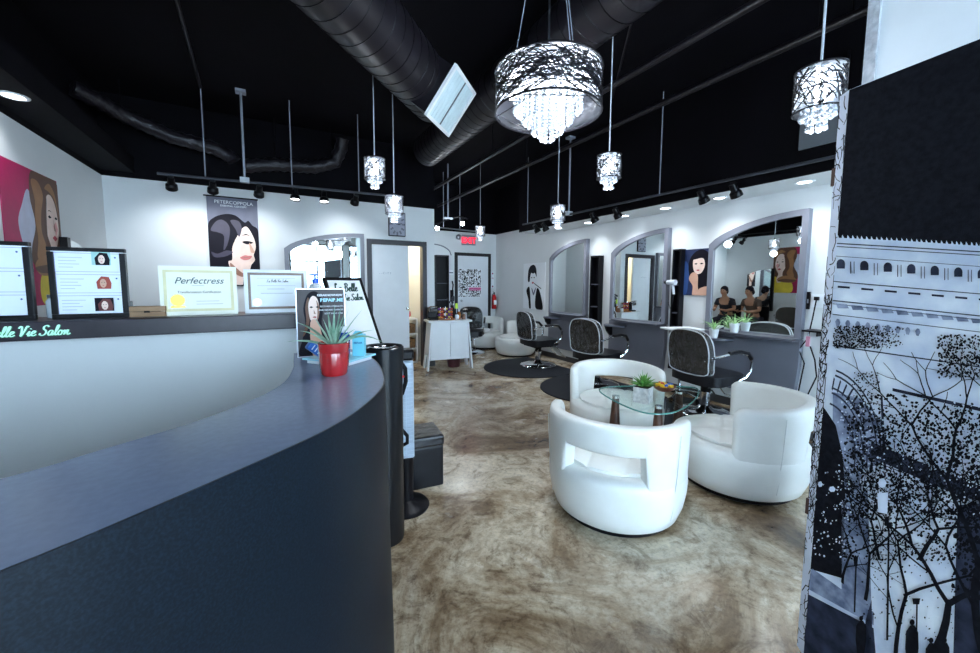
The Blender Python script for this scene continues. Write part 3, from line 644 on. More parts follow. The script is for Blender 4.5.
def script(name, parent, txt, O, U, V, size, m, th=.035, right=False, h=.0015):
    U, V = Vector(U).normalized(), Vector(V).normalized(); Nn = U.cross(V); O = Vector(O); x = 0; w = MB()
    if right: x = -sum(GL[c][0] for c in txt)
    for c in txt:
        for st in GL[c][1]:
            p = chain(st, 4); n = len(p); e = []; f = []
            for i in range(n):
                q0, q1 = p[max(0, i - 1)], p[min(n - 1, i + 1)]; dx, dy = q1[0] - q0[0], q1[1] - q0[1]; l = math.hypot(dx, dy) or 1
                k = th * (.65 + .75 * abs(dy / l)); e.append((p[i][0] - dy / l * k, p[i][1] + dx / l * k)); f.append((p[i][0] + dy / l * k, p[i][1] - dx / l * k))
            vs = [O + U * ((a + x + b * .18) * size) + V * (b * size) + Nn * hh for hh in (0, h) for a, b in e + f]
            m_ = 2 * n; fs = []
            for i in range(n - 1): fs += [(i, i + 1, n + i + 1, n + i), (m_ + i, m_ + n + i, m_ + n + i + 1, m_ + i + 1), (i, m_ + i, m_ + i + 1, i + 1), (n + i, n + i + 1, m_ + n + i + 1, m_ + n + i)]
            w.add(vs, fs)
        x += GL[c][0]
    return w.build(name, m, parent, smooth=0)
def chain(pts, k=6):
    out = []
    for i in range(len(pts) - 1):
        p0 = pts[max(i - 1, 0)]; p1 = pts[i]; p2 = pts[i + 1]; p3 = pts[min(i + 2, len(pts) - 1)]
        for j in range(k):
            t_ = j / k; out.append(tuple(.5 * (2 * p1[a] + (p2[a] - p0[a]) * t_ + (2 * p0[a] - 5 * p1[a] + 4 * p2[a] - p3[a]) * t_ * t_ + (3 * p1[a] - p0[a] - 3 * p2[a] + p3[a]) * t_ ** 3) for a in (0, 1)))
    return out + [pts[-1]]
script('lettering', lg, 'La Belle Vie Salon', (-.722, 2.1897, 1.183), (1, .0, .0), (0, 0, 1), .040, SIGND, .085, True, .001)
script('lettering', lg, 'La Belle Vie Salon', (-.722, 2.1886, 1.184), (1, 0, 0), (0, 0, 1), .040, SIGNG, .048, True)

# framed review displays
VIO = flat('violet_line', (.35, .36, .70)); PALE = C('bright_screen', (.80, .87, .97), .5, var=.01)
def review_frame(x0, w_, h, label, photos):
    t = thing('framed_page', label, 'monitor', (x0 + w_ / 2, 2.30, 1.24), R(-2), 'black frames standing on the ledge')
    fr = MB(); b = .02
    for a in ((-w_ / 2, w_ / 2, 0, b), (-w_ / 2, w_ / 2, h - b * .8, h), (-w_ / 2, -w_ / 2 + b, b, h - b), (w_ / 2 - b, w_ / 2, b, h - b)): fr.box(a[0], a[1], -.012, .012, a[2], a[3])
    fr.build('frame', BLACKM, t, smooth=0, bevel=.002)
    MB().box(-w_ / 2 + .01, w_ / 2 - .01, -.004, .008, .01, h - .01).build('page', PALE, t, smooth=0)
    MB().prism([(.012, 0), (.05, 0), (.012, .12)], -.02, .02, lambda a, b_, hh: (hh, a, b_)).build('stand', BLACKM, t, smooth=0)
    sh = []
    for r in range(3):
        y = .06 + r * .30
        for e in ((.08, y, .92, y + .006), (.08, y + .26, .92, y + .266), (.08, y, .086, y + .26), (.914, y, .92, y + .26)): sh.append((VIO, rect(*e)))
        for k in range(4): sh.append((flat('grey_text_line', (.45, .5, .62)), rect(.13, y + .06 + k * .045, .13 + (.18, .26, .22, .30)[k], y + .068 + k * .045)))
        sh.append((BLU, ell(.86, y + .21, .014, .012, 8)))
    if photos:
        for y, bgc, hc, sc in ((.76, flat('teal_photo', (.35, .6, .6)), HAIRK, SKINL), (.42, PALE, flat('auburn', (.35, .05, .03)), SKIN), (.10, HAIRK, flat('dark_red_hair', (.12, .02, .02)), SKINL)):
            sh += [(bgc, rect(.55, y, .80, y + .19)), (hc, [(.60, y), (.59, y + .10), (.66, y + .18), (.76, y + .17), (.79, y + .08), (.78, y)]), (sc, ell(.68, y + .08, .045, .065, 10)), (INK, rect(.655, y + .09, .67, y + .096)), (INK, rect(.69, y + .09, .705, y + .096)), (LIPS, rect(.67, y + .045, .69, y + .052))]
    print_art('monitor_page', t, (-w_ / 2, -.004, 0), (1, 0, 0), (0, 0, 1), w_, h, sh, smooth=False, step=.00012)
    return t
review_frame(-.845 - .26, .255, .315, 'black framed monitor showing text at the left end of the ledge', False)
review_frame(-.805, .245, .30, 'black framed monitor showing three small portrait photos on the ledge', True)
# certificates
GOLD = C('gold_foil', (.42, .30, .03), .25, metal=.5); CERT = C('ivory_certificate', (.86, .87, .76), .5, var=.01); CERTB = flat('pale_gold_border', (.74, .70, .42)); BRN = C('brown_frame', (.16, .09, .06), .4)
t = thing('certificate', 'ivory certificate with gold seal and pale gold border on the ledge', 'certificate', (-.305, 2.31, 1.24), R(2))
MB().box(-.15, .15, 0, .004, 0, .232).build('sheet', CERT, t, smooth=0)
MB().prism([(.004, 0), (.09, 0), (.004, .14)], -.012, .012, lambda a, b_, hh: (hh, a, b_)).build('stand', PAPER, t, smooth=0)
print_art('printed_border', t, (-.15, 0, 0), (1, 0, 0), (0, 0, 1), .30, .232, [(CERTB, rect(.05, .08, .95, .92)), (CERT, rect(.09, .13, .91, .87)), (flat('thin_text', (.35, .36, .36)), rect(.40, .60, .56, .607)), (flat('thin_text', (.35, .36, .36)), rect(.45, .28, .75, .287)), (flat('thin_text', (.35, .36, .36)), rect(.45, .22, .80, .227))], smooth=False, step=.0002)
text('lettering', t, 'Perfectress', (0, -.003, .150), (1, 0, 0), (0, 0, 1), .042, flat('dark_teal_ink', (.01, .06, .07)), shear=.35, align='CENTER', ext=.0004)
text('lettering', t, 'Transformation Certification', (0, -.003, .105), (1, 0, 0), (0, 0, 1), .0145, INK, align='CENTER', ext=.0004)
w = MB(); w.cyl((-.085, -.003, .072), (-.085, 0, .072), .027, n=24); w.box(-.112, -.058, -.002, 0, .036, .044); w.build('gold_seal', GOLD, t)
t = thing('certificate', 'white certificate with brown border and pale gold seal on the ledge', 'certificate', (.02, 2.31, 1.24), R(-1))
MB().box(-.145, .145, 0, .006, 0, .222).build('frame', PAPER, t, smooth=0)
MB().prism([(.006, 0), (.09, 0), (.006, .14)], -.012, .012, lambda a, b_, hh: (hh, a, b_)).build('stand', PAPER, t, smooth=0)
print_art('printed_border', t, (-.145, 0, 0), (1, 0, 0), (0, 0, 1), .29, .222, [(BRN, rect(.06, .09, .94, .93)), (PAPER, rect(.10, .145, .90, .875)), (flat('thin_text', (.35, .36, .36)), rect(.2, .80, .8, .806)), (flat('thin_text', (.35, .36, .36)), rect(.2, .63, .8, .636)), (flat('thin_text', (.35, .36, .36)), rect(.35, .55, .62, .56)), (flat('thin_text', (.35, .36, .36)), rect(.25, .45, .75, .46))], smooth=False, step=.0002)
script('lettering', t, 'La Belle Vie Salon', (-.045, -.001, .158), (1, 0, 0), (0, 0, 1), .014, INK, .04)
w = MB(); w.cyl((-.09, -.003, .055), (-.09, 0, .055), .02, n=20); w.build('gold_seal', C('pale_gold_foil', (.85, .72, .38), .3, metal=.3), t)
# card box, black holder, jar, tower
KRAFT = C('kraft_board', (.36, .22, .12), .6, col2=(.26, .15, .08))
t = thing('card_box', 'small brown cardboard card box on the ledge', 'box', (-.50, 2.32, 1.24))
MB().box(-.065, .065, -.03, .03, 0, .022).build('lower_tray', KRAFT, t, smooth=0); MB().box(-.067, .067, -.032, .032, .024, .046).build('lid', KRAFT, t, smooth=0, bevel=.002)
MB().box(-.010, .010, -.034, -.032, .018, .026).build('clasp', INK, t, smooth=0)
t = thing('card_holder', 'small black stand between framed monitor and brown card box', 'holder', (-.575, 2.34, 1.24)); MB().box(-.012, .012, -.02, .02, 0, .07).build('body', BLACKM, t, smooth=0, bevel=.003); MB().box(-.008, .008, -.024, -.02, .01, .03).build('card', PAPER, t, smooth=0)
t = thing('glass_jar', 'small clear jar between the two black framed monitors', 'jar', (-.828, 2.38, 1.24)); MB().lathe([(0, 0), (.02, 0), (.022, .01), (.022, .07), (.015, .085)], n=20).build('jar', C('pale_glass', (.55, .62, .68), .1), t); MB().cyl((0, 0, .085), (0, 0, .10), .017, n=16).build('lid', STEEL, t)
t = thing('tower_ornament', 'beige ridged tower ornament behind the leftmost framed monitor', 'ornament', (-1.02, 2.42, 1.24))
STONE = C('beige_resin', (.42, .38, .30), .5, col2=(.22, .2, .17), scale=40)
w = MB()
for i in range(13): r = .062 * (1 - i / 15); w.lathe([(0, i * .036), (r, i * .036), (r * 1.12, i * .036 + .012), (r * .9, i * .036 + .024), (r * .85, i * .036 + .036), (0, i * .036 + .036)], n=20)
w.build('ridged_column', STONE, t)
MB().cyl((0, 0, .468), (0, 0, .56), .008, .002, 8).build('spire', STONE, t)
# pump bottle at the ledge end
t = thing('pump_bottle', 'white bottle with bright blue pump at the right end of ledge', 'bottle', (.205, 2.33, 1.24))
MB().lathe([(0, 0), (.034, 0), (.036, .01), (.036, .12), (.03, .145), (.012, .155), (0, .155)], n=24).build('bottle_body', WHITEL, t)
MB().lathe([(0, .155), (.016, .155), (.016, .175), (.006, .178), (.006, .20), (0, .2)], n=16).build('pump', flat('bright_blue_plastic', (.01, .12, .75), .3), t); MB().box(-.03, .012, -.008, .008, .195, .207).build('nozzle', flat('bright_blue_plastic', (.01, .12, .75), .3), t, smooth=0)

# things on the counter
t = thing('aloe_plant', 'aloe plant in ribbed red ceramic pot on the reception counter', 'potted plant', (.195, 1.565, 1.05))
n = 60; w = MB(); rr_ = lambda j, b: b * (1 + .02 * cos(j * 2 * pi * 20 / 60))
prof = [(.001, 0), (.044, 0), (.049, .008), (.052, .04), (.054, .085), (.0535, .088), (.056, .092), (.057, .122), (.052, .124), (.05, .10), (.001, .10)]
vs = [(rr_(j, r) * cos(2 * pi * j / n) if .008 < z < .088 else r * cos(2 * pi * j / n), rr_(j, r) * sin(2 * pi * j / n) if .008 < z < .088 else r * sin(2 * pi * j / n), z) for r, z in prof for j in range(n)]
w.add(vs, [(i * n + j, i * n + (j + 1) % n, (i + 1) * n + (j + 1) % n, (i + 1) * n + j) for i in range(len(prof) - 1) for j in range(n)]); w.build('pot', REDC, t)
random.seed(12); w = MB()
for az, rise, l, dr in ((150, 35, .27, .25), (165, 60, .16, .1), (100, 75, .17, .0), (60, 78, .18, .05), (20, 60, .20, .15), (-10, 40, .26, .55), (200, 50, .17, .35), (250, 70, .14, .1), (300, 60, .15, .2), (330, 45, .16, .2), (120, 55, .19, .1), (80, 60, .17, .1), (0, 70, .16, 0), (180, 25, .19, .3), (45, 35, .2, .3)):
    w.leaf((.006 * cos(R(az)), .006 * sin(R(az)), .10), R(az - 29), l, .0145, R(rise), dr, n=9, fold=.4, thick=.35)
w.build('leaves', ALOE, t, smooth=60)
t = thing('display_tray', 'pale blue square display riser at the counter end', 'tray', (0, 0, 1.05))
CY = C('pale_cyan_acrylic', (.34, .72, .85), .2, var=.03)
q = [(.10, 1.835), (.25, 1.66), (.405, 1.80), (.25, 1.945)]
MB().prism([(.12, 1.835), (.25, 1.68), (.385, 1.80), (.25, 1.925)], 0, .016).build('riser', WHITEL, t, smooth=0)
MB().prism(q, .016, .024).build('tray_top', CY, t, smooth=0, bevel=.001)
t = thing('standing_poster', 'dark framed poster of a long-haired woman standing on the counter', 'poster', (.09, 1.985, 1.05), R(2))
MB().box(0, .215, 0, .012, 0, .32).build('frame', STEEL, t, smooth=0)
MB().box(.004, .211, -.002, .001, .004, .316).build('sheet', flat('printed_dark_grey', (.055, .045, .05)), t, smooth=0)
print_art('portrait_print', t, (.004, -.002, .004), (1, 0, 0), (0, 0, 1), .207, .312, [
    (HAIRK, [(.04, .0), (.10, .28), (.16, .50), (.13, .72), (.22, .92), (.38, .97), (.50, .88), (.53, .66), (.50, .48), (.60, .28), (.62, .0)]),
    (HAIRB, [(.10, .30), (.18, .52), (.17, .74), (.24, .88), (.26, .6), (.2, .4)]),
    (SKINL, [(.24, .64), (.24, .80), (.32, .90), (.42, .86), (.46, .70), (.43, .56), (.36, .49), (.28, .53)]),
    (SKIND, [(.40, .84), (.455, .74), (.44, .58), (.37, .50), (.41, .60), (.415, .74)]),
    (SKIN, [(.26, .50), (.42, .52), (.50, .30), (.60, .0), (.30, .0)]),
    (INK, [(.25, .735), (.29, .75), (.335, .735), (.29, .72)]), (INK, [(.38, .735), (.42, .75), (.455, .735), (.42, .72)]), (SKIND, [(.34, .70), (.37, .645), (.385, .63), (.34, .635)]), (LIPS, [(.31, .585), (.355, .60), (.40, .585), (.355, .565)])], step=.0002)
text('lettering', t, 'KERAKNOWHOW', (.203, -.0045, .284), (1, 0, 0), (0, 0, 1), .0135, PAPER, align='RIGHT', off=.0004)
text('lettering', t, 'REPAIR.ME', (.205, -.0045, .258), (1, 0, 0), (0, 0, 1), .022, flat('pale_cyan_ink', (.45, .80, .92)), align='RIGHT', off=.0008)
for k, l in enumerate(('RESTORES STRENGTH', 'AND REPAIRS DAMAGE', 'SOFT SHINY HAIR')): text('lettering', t, l, (.205, -.0045, .232 - k * .017), (1, 0, 0), (0, 0, 1), .0105, PAPER, align='RIGHT')
BLUEP = flat('blue_bottle_plastic', (.01, .055, .32), .25)
t = thing('shampoo_bottle', 'tall blue bottle with pale cap on the pale blue display riser', 'bottle', (.275, 1.85, 1.074))
MB().lathe([(0, 0), (.024, 0), (.026, .01), (.026, .085), (.018, .10), (0, .1)], n=24).build('bottle_body', BLUEP, t); MB().cyl((0, 0, .10), (0, 0, .125), .017, n=20).build('cap', WHITEL, t)
t = thing('product_box', 'light blue product carton on the display riser, right of blue bottle', 'box', (.33, 1.79, 1.074), R(-25))
MB().box(-.025, .025, -.02, .02, 0, .095).build('carton', C('light_blue_carton', (.16, .58, .74), .4), t, smooth=0, bevel=.001)
text('lettering', t, 'REPAIR', (0, -.0205, .055), (1, 0, 0), (0, 0, 1), .012, BLUEP, align='CENTER'); MB().prism([(-.025, .095), (.025, .095), (.012, .112), (-.012, .112)], -.018, -.016, lambda a, b, h: (a, h, b)).build('flap', C('light_blue_carton', (.16, .58, .74), .4), t, smooth=0)
t = thing('product_tube', 'blue squeeze tube with white stripes leaning behind red pot', 'tube', (.175, 1.80, 1.074), R(20))
T = Matrix.Translation((0, 0, .018)) @ Matrix.Rotation(R(-50), 4, 'Y')
b_ = MB(); b_.box(-.018, .018, -.014, .014, .0, .075, T); b_.build('tube_body', flat('royal_blue_plastic', (.02, .14, .55), .3), t, smooth=0, bevel=.006)
for k in range(3): MB().box(-.012, .012, -.0155, -.0142, .02 + k * .016, .024 + k * .016, T).build('stripe', PAPER, t, smooth=0)
bpy.context.view_layer.update()

# ------------------------------------------------------------ right of the counter end
t = thing('pedestal_bin', 'tall black cylindrical bin with glossy recessed top at counter end', 'bin', (.497, 2.05, 0))
MB().lathe([(0, 0), (.095, 0), (.098, .02), (.099, .3), (.101, .9), (.107, 1.02), (.108, 1.06), (.102, 1.066), (.098, 1.05), (0, 1.045)], n=40).build('bin_body', C('satin_black_plastic', (.003, .005, .008), .28, var=.1), t)
MB().lathe([(.0, 1.048), (.075, 1.048), (.08, 1.058), (.07, 1.064), (.05, 1.055), (0, 1.055)], n=40).build('lid', C('gloss_black', (.02, .02, .025), .08, coat=1), t)
w = MB(); w.tube([(.09, -.03, .97), (.108, -.04, .94), (.110, -.04, .87), (.09, -.03, .80)], .012, 8); w.build('handle', BLACKM, t)
w = MB(); w.tube([(.09, .0, .60), (.12, -.02, .56), (.12, -.02, .52), (.09, -.0, .50)], .010, 8); w.build('latch', BLACKM, t)
MB().cyl((.088, -.04, .90), (.102, -.046, .90), .006, n=8).build('indicator', flat('red_indicator', (.7, .02, .02)), t)
t = thing('tower_fan', 'pale tower fan with black cap and round black foot behind the black bin', 'fan', (.685, 2.28, 0), R(-12))
MB().lathe([(0, 0), (.135, 0), (.14, .012), (.125, .03), (.05, .045), (.035, .06), (0, .06)], n=36).build('base', BLACKM, t)
MB().cyl((0, 0, .05), (0, 0, .33), .040, .044, 20).build('neck', BLACKM, t)
MB().box(-.047, .047, -.045, .05, .33, .935).build('fan_housing', C('pale_fan_plastic', (.42, .50, .60), .35), t, smooth=0, bevel=.012)
w = MB()
for i in range(24): w.box(-.042, .042, -.050, -.046, .355 + i * .0235, .361 + i * .0235)
for x in (-.045, -.002, .041): w.box(x, x + .004, -.052, -.047, .345, .92)
w.build('grille', C('light_grille', (.48, .56, .66), .4), t, smooth=0)
MB().box(-.052, .052, -.05, .055, .935, 1.0).build('top_cap', BLACKM, t, smooth=0, bevel=.015)
t = thing('storage_cube', 'black leather storage cube on the floor right of tower fan', 'ottoman', (.865, 2.57, 0), R(-6))
w = MB(); w.box(-.14, .14, -.14, .14, .0, .29); w.build('box_body', VINYL, t, smooth=0, bevel=.012)
w = MB(); w.box(-.147, .147, -.147, .147, .285, .36); w.build('lid', C('creased_black_leather', (.014, .015, .02), .25, bump=.6, bscale=14), t, smooth=0, bevel=.018)
t = thing('black_case', 'narrow black case standing behind the black storage cube', 'case', (.83, 2.86, 0)); MB().box(-.09, .06, -.06, .06, 0, .47).build('case_body', VINYL, t, smooth=0, bevel=.01); w = MB(); w.tube([(-.05, 0, .47), (-.05, 0, .5), (.02, 0, .5), (.02, 0, .47)], .006, 6); w.build('handle', BLACKM, t)
# leaning menu board on a stand
t = thing('sign_board', 'black framed white sign with green script lettering leaning behind the counter poster', 'sign', (.62, 2.60, 0))
az = R(60); wv = Vector((sin(az), cos(az), 0)); nv = Vector((sin(R(150)), cos(R(150)), 0)); lean = R(24)
uv = (Vector((0, 0, 1)) * cos(lean) - nv * sin(lean)).normalized(); fn_ = wv.cross(uv); 
if fn_.dot(nv) < 0: wv = -wv; fn_ = wv.cross(uv)
O_ = Vector((.56 - .62, 2.74 - 2.60, .88)) - wv * .16
def brd(mb, a0, a1, b0, b1, h0, h1):
    vs = [O_ + wv * a + uv * b + fn_ * h for h in (h0, h1) for b in (b0, b1) for a in (a0, a1)]
    return mb.add(vs, [(0, 2, 3, 1), (4, 5, 7, 6), (0, 1, 5, 4), (2, 6, 7, 3), (0, 4, 6, 2), (1, 3, 7, 5)])
bw, bh = .32, .60
w = MB()
for a in ((0, bw, 0, .02), (0, bw, bh - .02, bh), (0, .02, .02, bh - .02), (bw - .02, bw, .02, bh - .02)): brd(w, *a, -.012, .012)
w.build('frame', BLACKM, t, smooth=0)
brd(MB(), .01, bw - .01, .01, bh - .01, -.008, .006).build('board', PAPER, t, smooth=0)
INKG = flat('dark_green_ink', (.005, .05, .04))
script('lettering', t, 'La Belle', O_ + wv * .055 + uv * (bh - .105) + fn_ * .0065, wv, uv, .062, INKG, .06)
script('lettering', t, 'Vie Salon', O_ + wv * .10 + uv * (bh - .175) + fn_ * .0065, wv, uv, .050, INKG, .06)
w = MB(); pt = O_ + wv * bw / 2 + uv * .15 - fn_ * .015
w.cyl((pt.x, pt.y, .02), (pt.x, pt.y, pt.z), .012, n=12); w.build('pole', BLACKM, t)
MB().lathe([(0, 0), (.14, 0), (.14, .015), (0, .02)], (pt.x, pt.y, 0), 28).build('base', BLACKM, t)

# ------------------------------------------------------------ coffee table and things on it
TX, TY, TZ = 2.49, 5.88, .80
t = thing('coffee_table', 'white console table with splayed legs beside the doorway', 'table', (TX, TY, 0), R(-8))
MB().box(-.36, .36, -.20, .20, TZ - .03, TZ).build('table_top', WHITEL, t, smooth=0, bevel=.004)
for s_ in (-1, 1):
    w = MB(); fnl = lambda a, b, h, s_=s_: (s_ * (.30 + (TZ - b) * .085 + h - .012), a, b)
    w.prism([(-.19, 0), (-.10, 0), (-.06, .24), (.06, .24), (.10, 0), (.19, 0), (.17, TZ - .03), (-.17, TZ - .03)], 0, .024, fnl); w.build('leg', WHITEL, t, smooth=0)
for s_ in (-1, 1): 
    w = MB(); w.prism([(s_ * .004, .20), (s_ * .325, .20), (s_ * .29, TZ - .03), (s_ * .004, TZ - .03)], -.16, -.14, lambda a, b, h: (a, h, b)); w.build('cabinet_door', WHITEL, t, smooth=0)
w = MB(); w.prism([(-.32, .17), (.32, .17), (.318, .20), (-.318, .20)], -.165, .14, lambda a, b, h: (a, h, b)); w.build('bottom_panel', WHITEL, t, smooth=0)
t = thing('storage_tub', 'dark red tub on the floor under the white console table', 'tub', (2.62, 5.93, 0)); MB().lathe([(0, 0), (.10, 0), (.12, .13), (.11, .13), (0, .12)], n=24).build('tub_body', C('dark_maroon', (.06, .01, .015), .4), t); MB().cyl((0, 0, .13), (0, 0, .145), .122, n=24).build('lid', BLACKM, t)
def on(x, y): 
    a = R(-8); return (TX + x * cos(a) - y * sin(a), TY + x * sin(a) + y * cos(a), TZ)
t = thing('coffee_maker', 'black single-cup coffee maker at left end of the console table', 'coffee maker', on(-.25, 0), R(-8))
MB().box(-.075, .075, -.09, .10, 0, .03).build('drip_base', BLACKM, t, smooth=0, bevel=.006); MB().box(-.075, .075, .0, .10, .03, .20).build('machine_body', BLACKM, t, smooth=0, bevel=.01); MB().box(-.07, .07, -.10, .0, .13, .20).build('brew_head', C('gloss_black', (.02, .02, .025), .08), t, smooth=0, bevel=.015)
w = MB(); w.tube([(-.06, -.02, .2), (-.06, -.10, .225), (.06, -.10, .225), (.06, -.02, .2)], .007, 6); w.build('handle', CHROME, t)
t = thing('wooden_tray', 'round wooden tray with raised rim on the console table', 'tray', on(-.03, .0)); MB().lathe([(0, 0), (.145, 0), (.15, .018), (.142, .018), (.137, .008), (0, .008)], n=36).build('tray', C('orange_wood', (.35, .13, .04), .35), t)
pods = [flat('pod_orange', (.7, .2, .03)), flat('pod_purple', (.2, .04, .3)), flat('pod_white', (.75, .75, .75)), flat('pod_red', (.45, .02, .03)), flat('pod_yellow', (.8, .6, .1)), flat('pod_brown', (.12, .05, .02))]
for i, (dx, dy) in enumerate(((-.09, .0), (.0, .03), (.07, -.02))):
    p = on(-.03 + dx, dy); t = thing('pod_carousel', ('left', 'middle', 'right')[i] + ' one of three coffee pod racks on the round wooden tray', 'pod rack', (p[0], p[1], TZ + .0085), i, 'coffee pod racks')
    MB().cyl((0, 0, 0), (0, 0, .008), .036, n=20).build('rack_base', CHROME, t); MB().cyl((0, 0, .008), (0, 0, .20), .006, n=8).build('rack_pole', CHROME, t)
    for c in range(4):
        w = MB(); a = c * pi / 2
        mats_ = pods
        for r in range(4): w.mi = (c * 2 + r * 3 + i) % 6; w.cyl((.012 * cos(a), .012 * sin(a), .03 + r * .045), (.036 * cos(a), .036 * sin(a), .03 + r * .045), .014, .019, 10)
        w.build('pod_column', mats_, t)
def cup(x, y, label, m, h=.09, r=.03, ms=None):
    t = thing('bottle', label, 'bottle', on(x, y), 0, 'jars and bottles on the console table')
    MB().lathe([(0, 0), (r, 0), (r, h * .7), (r * .55, h * .85), (0, h * .85)], n=18).build('bottle_body', m, t); MB().cyl((0, 0, h * .85), (0, 0, h), r * .5, n=12).build('cap', ms or BLACKM, t)
cup(.14, -.06, 'white jar with black cap right of wooden tray on console table', WHITEL, .10)
cup(.20, .02, 'orange-brown bottle right of the white jar on console table', C('amber', (.4, .14, .03), .2), .15, .026, WHITEL)
cup(.26, -.05, 'short brown jar with pale cap near right end of console table', C('brown_jar', (.2, .1, .06), .3), .11, .032, WHITEL)
cup(.31, .03, 'steel flask at the right end of the console table', STEEL, .13, .03, BLACKM)
t = thing('flower_stand', 'black dried-flower arrangement in dark vase on the console table', 'vase', on(.12, .155))
MB().lathe([(0, 0), (.045, 0), (.05, .12), (.03, .2), (.035, .22)], n=20).build('vase', BLACKM, t)
random.seed(9); w = MB()
for i in range(14):
    a = random.uniform(0, 2 * pi); r = random.uniform(.02, .09); z = random.uniform(.26, .38); w.tube([(0, 0, .2), (r * cos(a) * .5, r * sin(a) * .5, z * .8), (r * cos(a), r * sin(a), z)], .003, 5); w.ball((r * cos(a), r * sin(a), z), .018, 7, 5)
w.build('dried_stems', C('charcoal_petals', (.03, .035, .05), .5), t)
t = thing('tag_card', 'bright lime green card standing among bottles on the console table', 'card', on(.17, .06)); MB().box(-.022, .022, -.001, .001, .17, .26).build('card', flat('lime_card', (.55, .8, .05)), t, smooth=0); MB().cyl((0, 0, 0), (0, 0, .18), .004, n=8).build('holder', STEEL, t)
# closet contents
t = thing('cube_shelf', 'white narrow cube shelf seen through the half open doorway', 'shelf', (2.03, 6.66, 0))
w = MB()
for x in (-.16, .14): w.box(x, x + .02, -.15, .15, 0, .78)
for z in (0, .24, .50, .76): w.box(-.14, .14, -.15, .15, z, z + .02)
w.build('shelf_frame', WHITEL, t, smooth=0)
for i, z in enumerate((.022, .262, .522)):
    b = thing('wicker_basket', 'brown wicker basket on the ' + ('bottom', 'middle', 'top')[i] + ' level of the white cube shelf', 'basket', (2.03, 6.66, z), 0, 'wicker baskets in the cube shelf')
    MB().box(-.125, .125, -.13, .13, 0, .16).build('basket', C('wicker', (.25, .13, .05), .7, col2=(.09, .045, .02), scale=60), b, smooth=0, bevel=.01); MB().box(-.03, .03, -.135, -.13, .10, .13).build('handle', INK, b, smooth=0)
t = thing('red_pot', 'red rounded pot on top of the white cube shelf', 'pot', (2.02, 6.62, .78)); MB().lathe([(0, 0), (.05, 0), (.085, .05), (.08, .11), (.04, .14), (0, .14)], n=24).build('pot', flat('red_plastic', (.55, .02, .03), .3), t); MB().lathe([(0, .14), (.03, .14), (.04, .2), (.03, .24), (0, .25)], n=16).build('green_lid', flat('teal_green', (.03, .25, .14)), t)
t = thing('closet_fill_light', 'unseen round ceiling light added to brighten the closet behind the door', 'ceiling light', (1.75, 6.75, 2.39)); MB().lathe([(0, 0), (.09, 0), (.09, -.02), (.06, -.05), (0, -.055)], n=24).build('diffuser', C('closet_fill_globe', (1, 1, 1), .4, emit=(1, .96, .85), es=6), t); point_light(t, (0, 0, -.12), 25, .05, (1, .95, .82))  # unseen lamp, added to brighten the closet interior
t = thing('wall_notice', 'orange and yellow notice strip hanging in the closet behind the door', 'notice', (2.09, 7.29, 1.15)); MB().box(-.03, .03, 0, .004, 0, .65).build('strip', flat('orange_print', (.8, .2, .05)), t, smooth=0); MB().box(-.05, .05, -.003, 0, .55, .70).build('heading', flat('yellow_print', (.9, .7, .05)), t, smooth=0)

# ------------------------------------------------------------ far wall items
t = thing('fire_extinguisher', 'red fire extinguisher mounted in the corner right of the exit door', 'fire extinguisher', (4.50, YE - .08, .80))
MB().lathe([(0, 0), (.05, 0), (.055, .02), (.055, .26), (.04, .31), (.018, .33), (0, .33)], n=24).build('cylinder', flat('extinguisher_red', (.5, .01, .015), .25), t)
MB().cyl((0, 0, .33), (0, 0, .38), .016, n=12).build('valve', BLACKM, t); w = MB(); w.tube([(0, -.01, .38), (-.04, -.03, .40)], .006, 6); w.build('handle', BLACKM, t)
w = MB(); w.tube([(0, -.0, .36), (-.05, -.01, .34), (-.065, -.02, .24), (-.06, -.02, .1)], .008, 6); w.build('hose', BLACKM, t); MB().box(-.035, .035, -.057, -.05, .10, .2).build('label', PAPER, t, smooth=0)
t = thing('extinguisher_sign', 'white and purple fire extinguisher sign above the red extinguisher', 'sign', (4.50, YE, 1.28)); MB().box(-.035, .035, -.006, 0, 0, .38).build('plate', PAPER, t, smooth=0)
for z in (.02, .32): MB().cyl((0, -.008, z + .02), (0, -.006, z + .02), .02, n=12).build('round_symbol', flat('purple_red', (.30, .02, .12)), t)
text('lettering', t, 'FIRE', (0, -.007, .22), (1, 0, 0), (0, 0, 1), .03, MAG, align='CENTER')
t = thing('exit_sign', 'glowing red EXIT sign on far wall above the exit door', 'sign', (3.87, YE - .035, 2.24))
MB().box(-.17, .17, 0, .035, 0, .22).build('housing', C('sign_housing', (.30, .30, .34), .4), t, smooth=0, bevel=.006)
text('lettering', t, 'EXIT', (0, -.001, .045), (1, 0, 0), (0, 0, 1), .175, C('red_glow', (.8, .02, .04), .4, emit=(1, .02, .06), es=1.6), align='CENTER', off=.006)
t = thing('wall_switch', 'small black and white notice on far wall left of the exit door', 'sign', (3.45, YE, 1.58)); MB().box(-.045, .045, -.006, 0, 0, .1).build('plate', PAPER, t, smooth=0); MB().box(-.045, .045, -.008, -.006, .03, .05).build('stripe', NAVY, t, smooth=0)
t = thing('wall_phone', 'black wall telephone handset on far wall left of exit door', 'telephone', (3.46, YE, 1.02)); MB().box(-.04, .04, -.03, 0, 0, .22).build('phone_base', BLACKM, t, smooth=0, bevel=.008); w = MB(); w.tube([(0, -.03, .42), (.015, -.05, .34), (0, -.05, .2), (0, -.03, .05)], .015, 8); w.build('handset', BLACKM, t)
t = thing('security_camera', 'round white dome security camera high on the far wall', 'camera', (3.60, YE - .07, 2.40)); MB().ball((0, 0, 0), .06, 16, 10).build('dome', STEEL, t); MB().cyl((0, 0, .0), (0, .06, .03), .025, n=12).build('mount', WHITEL, t)
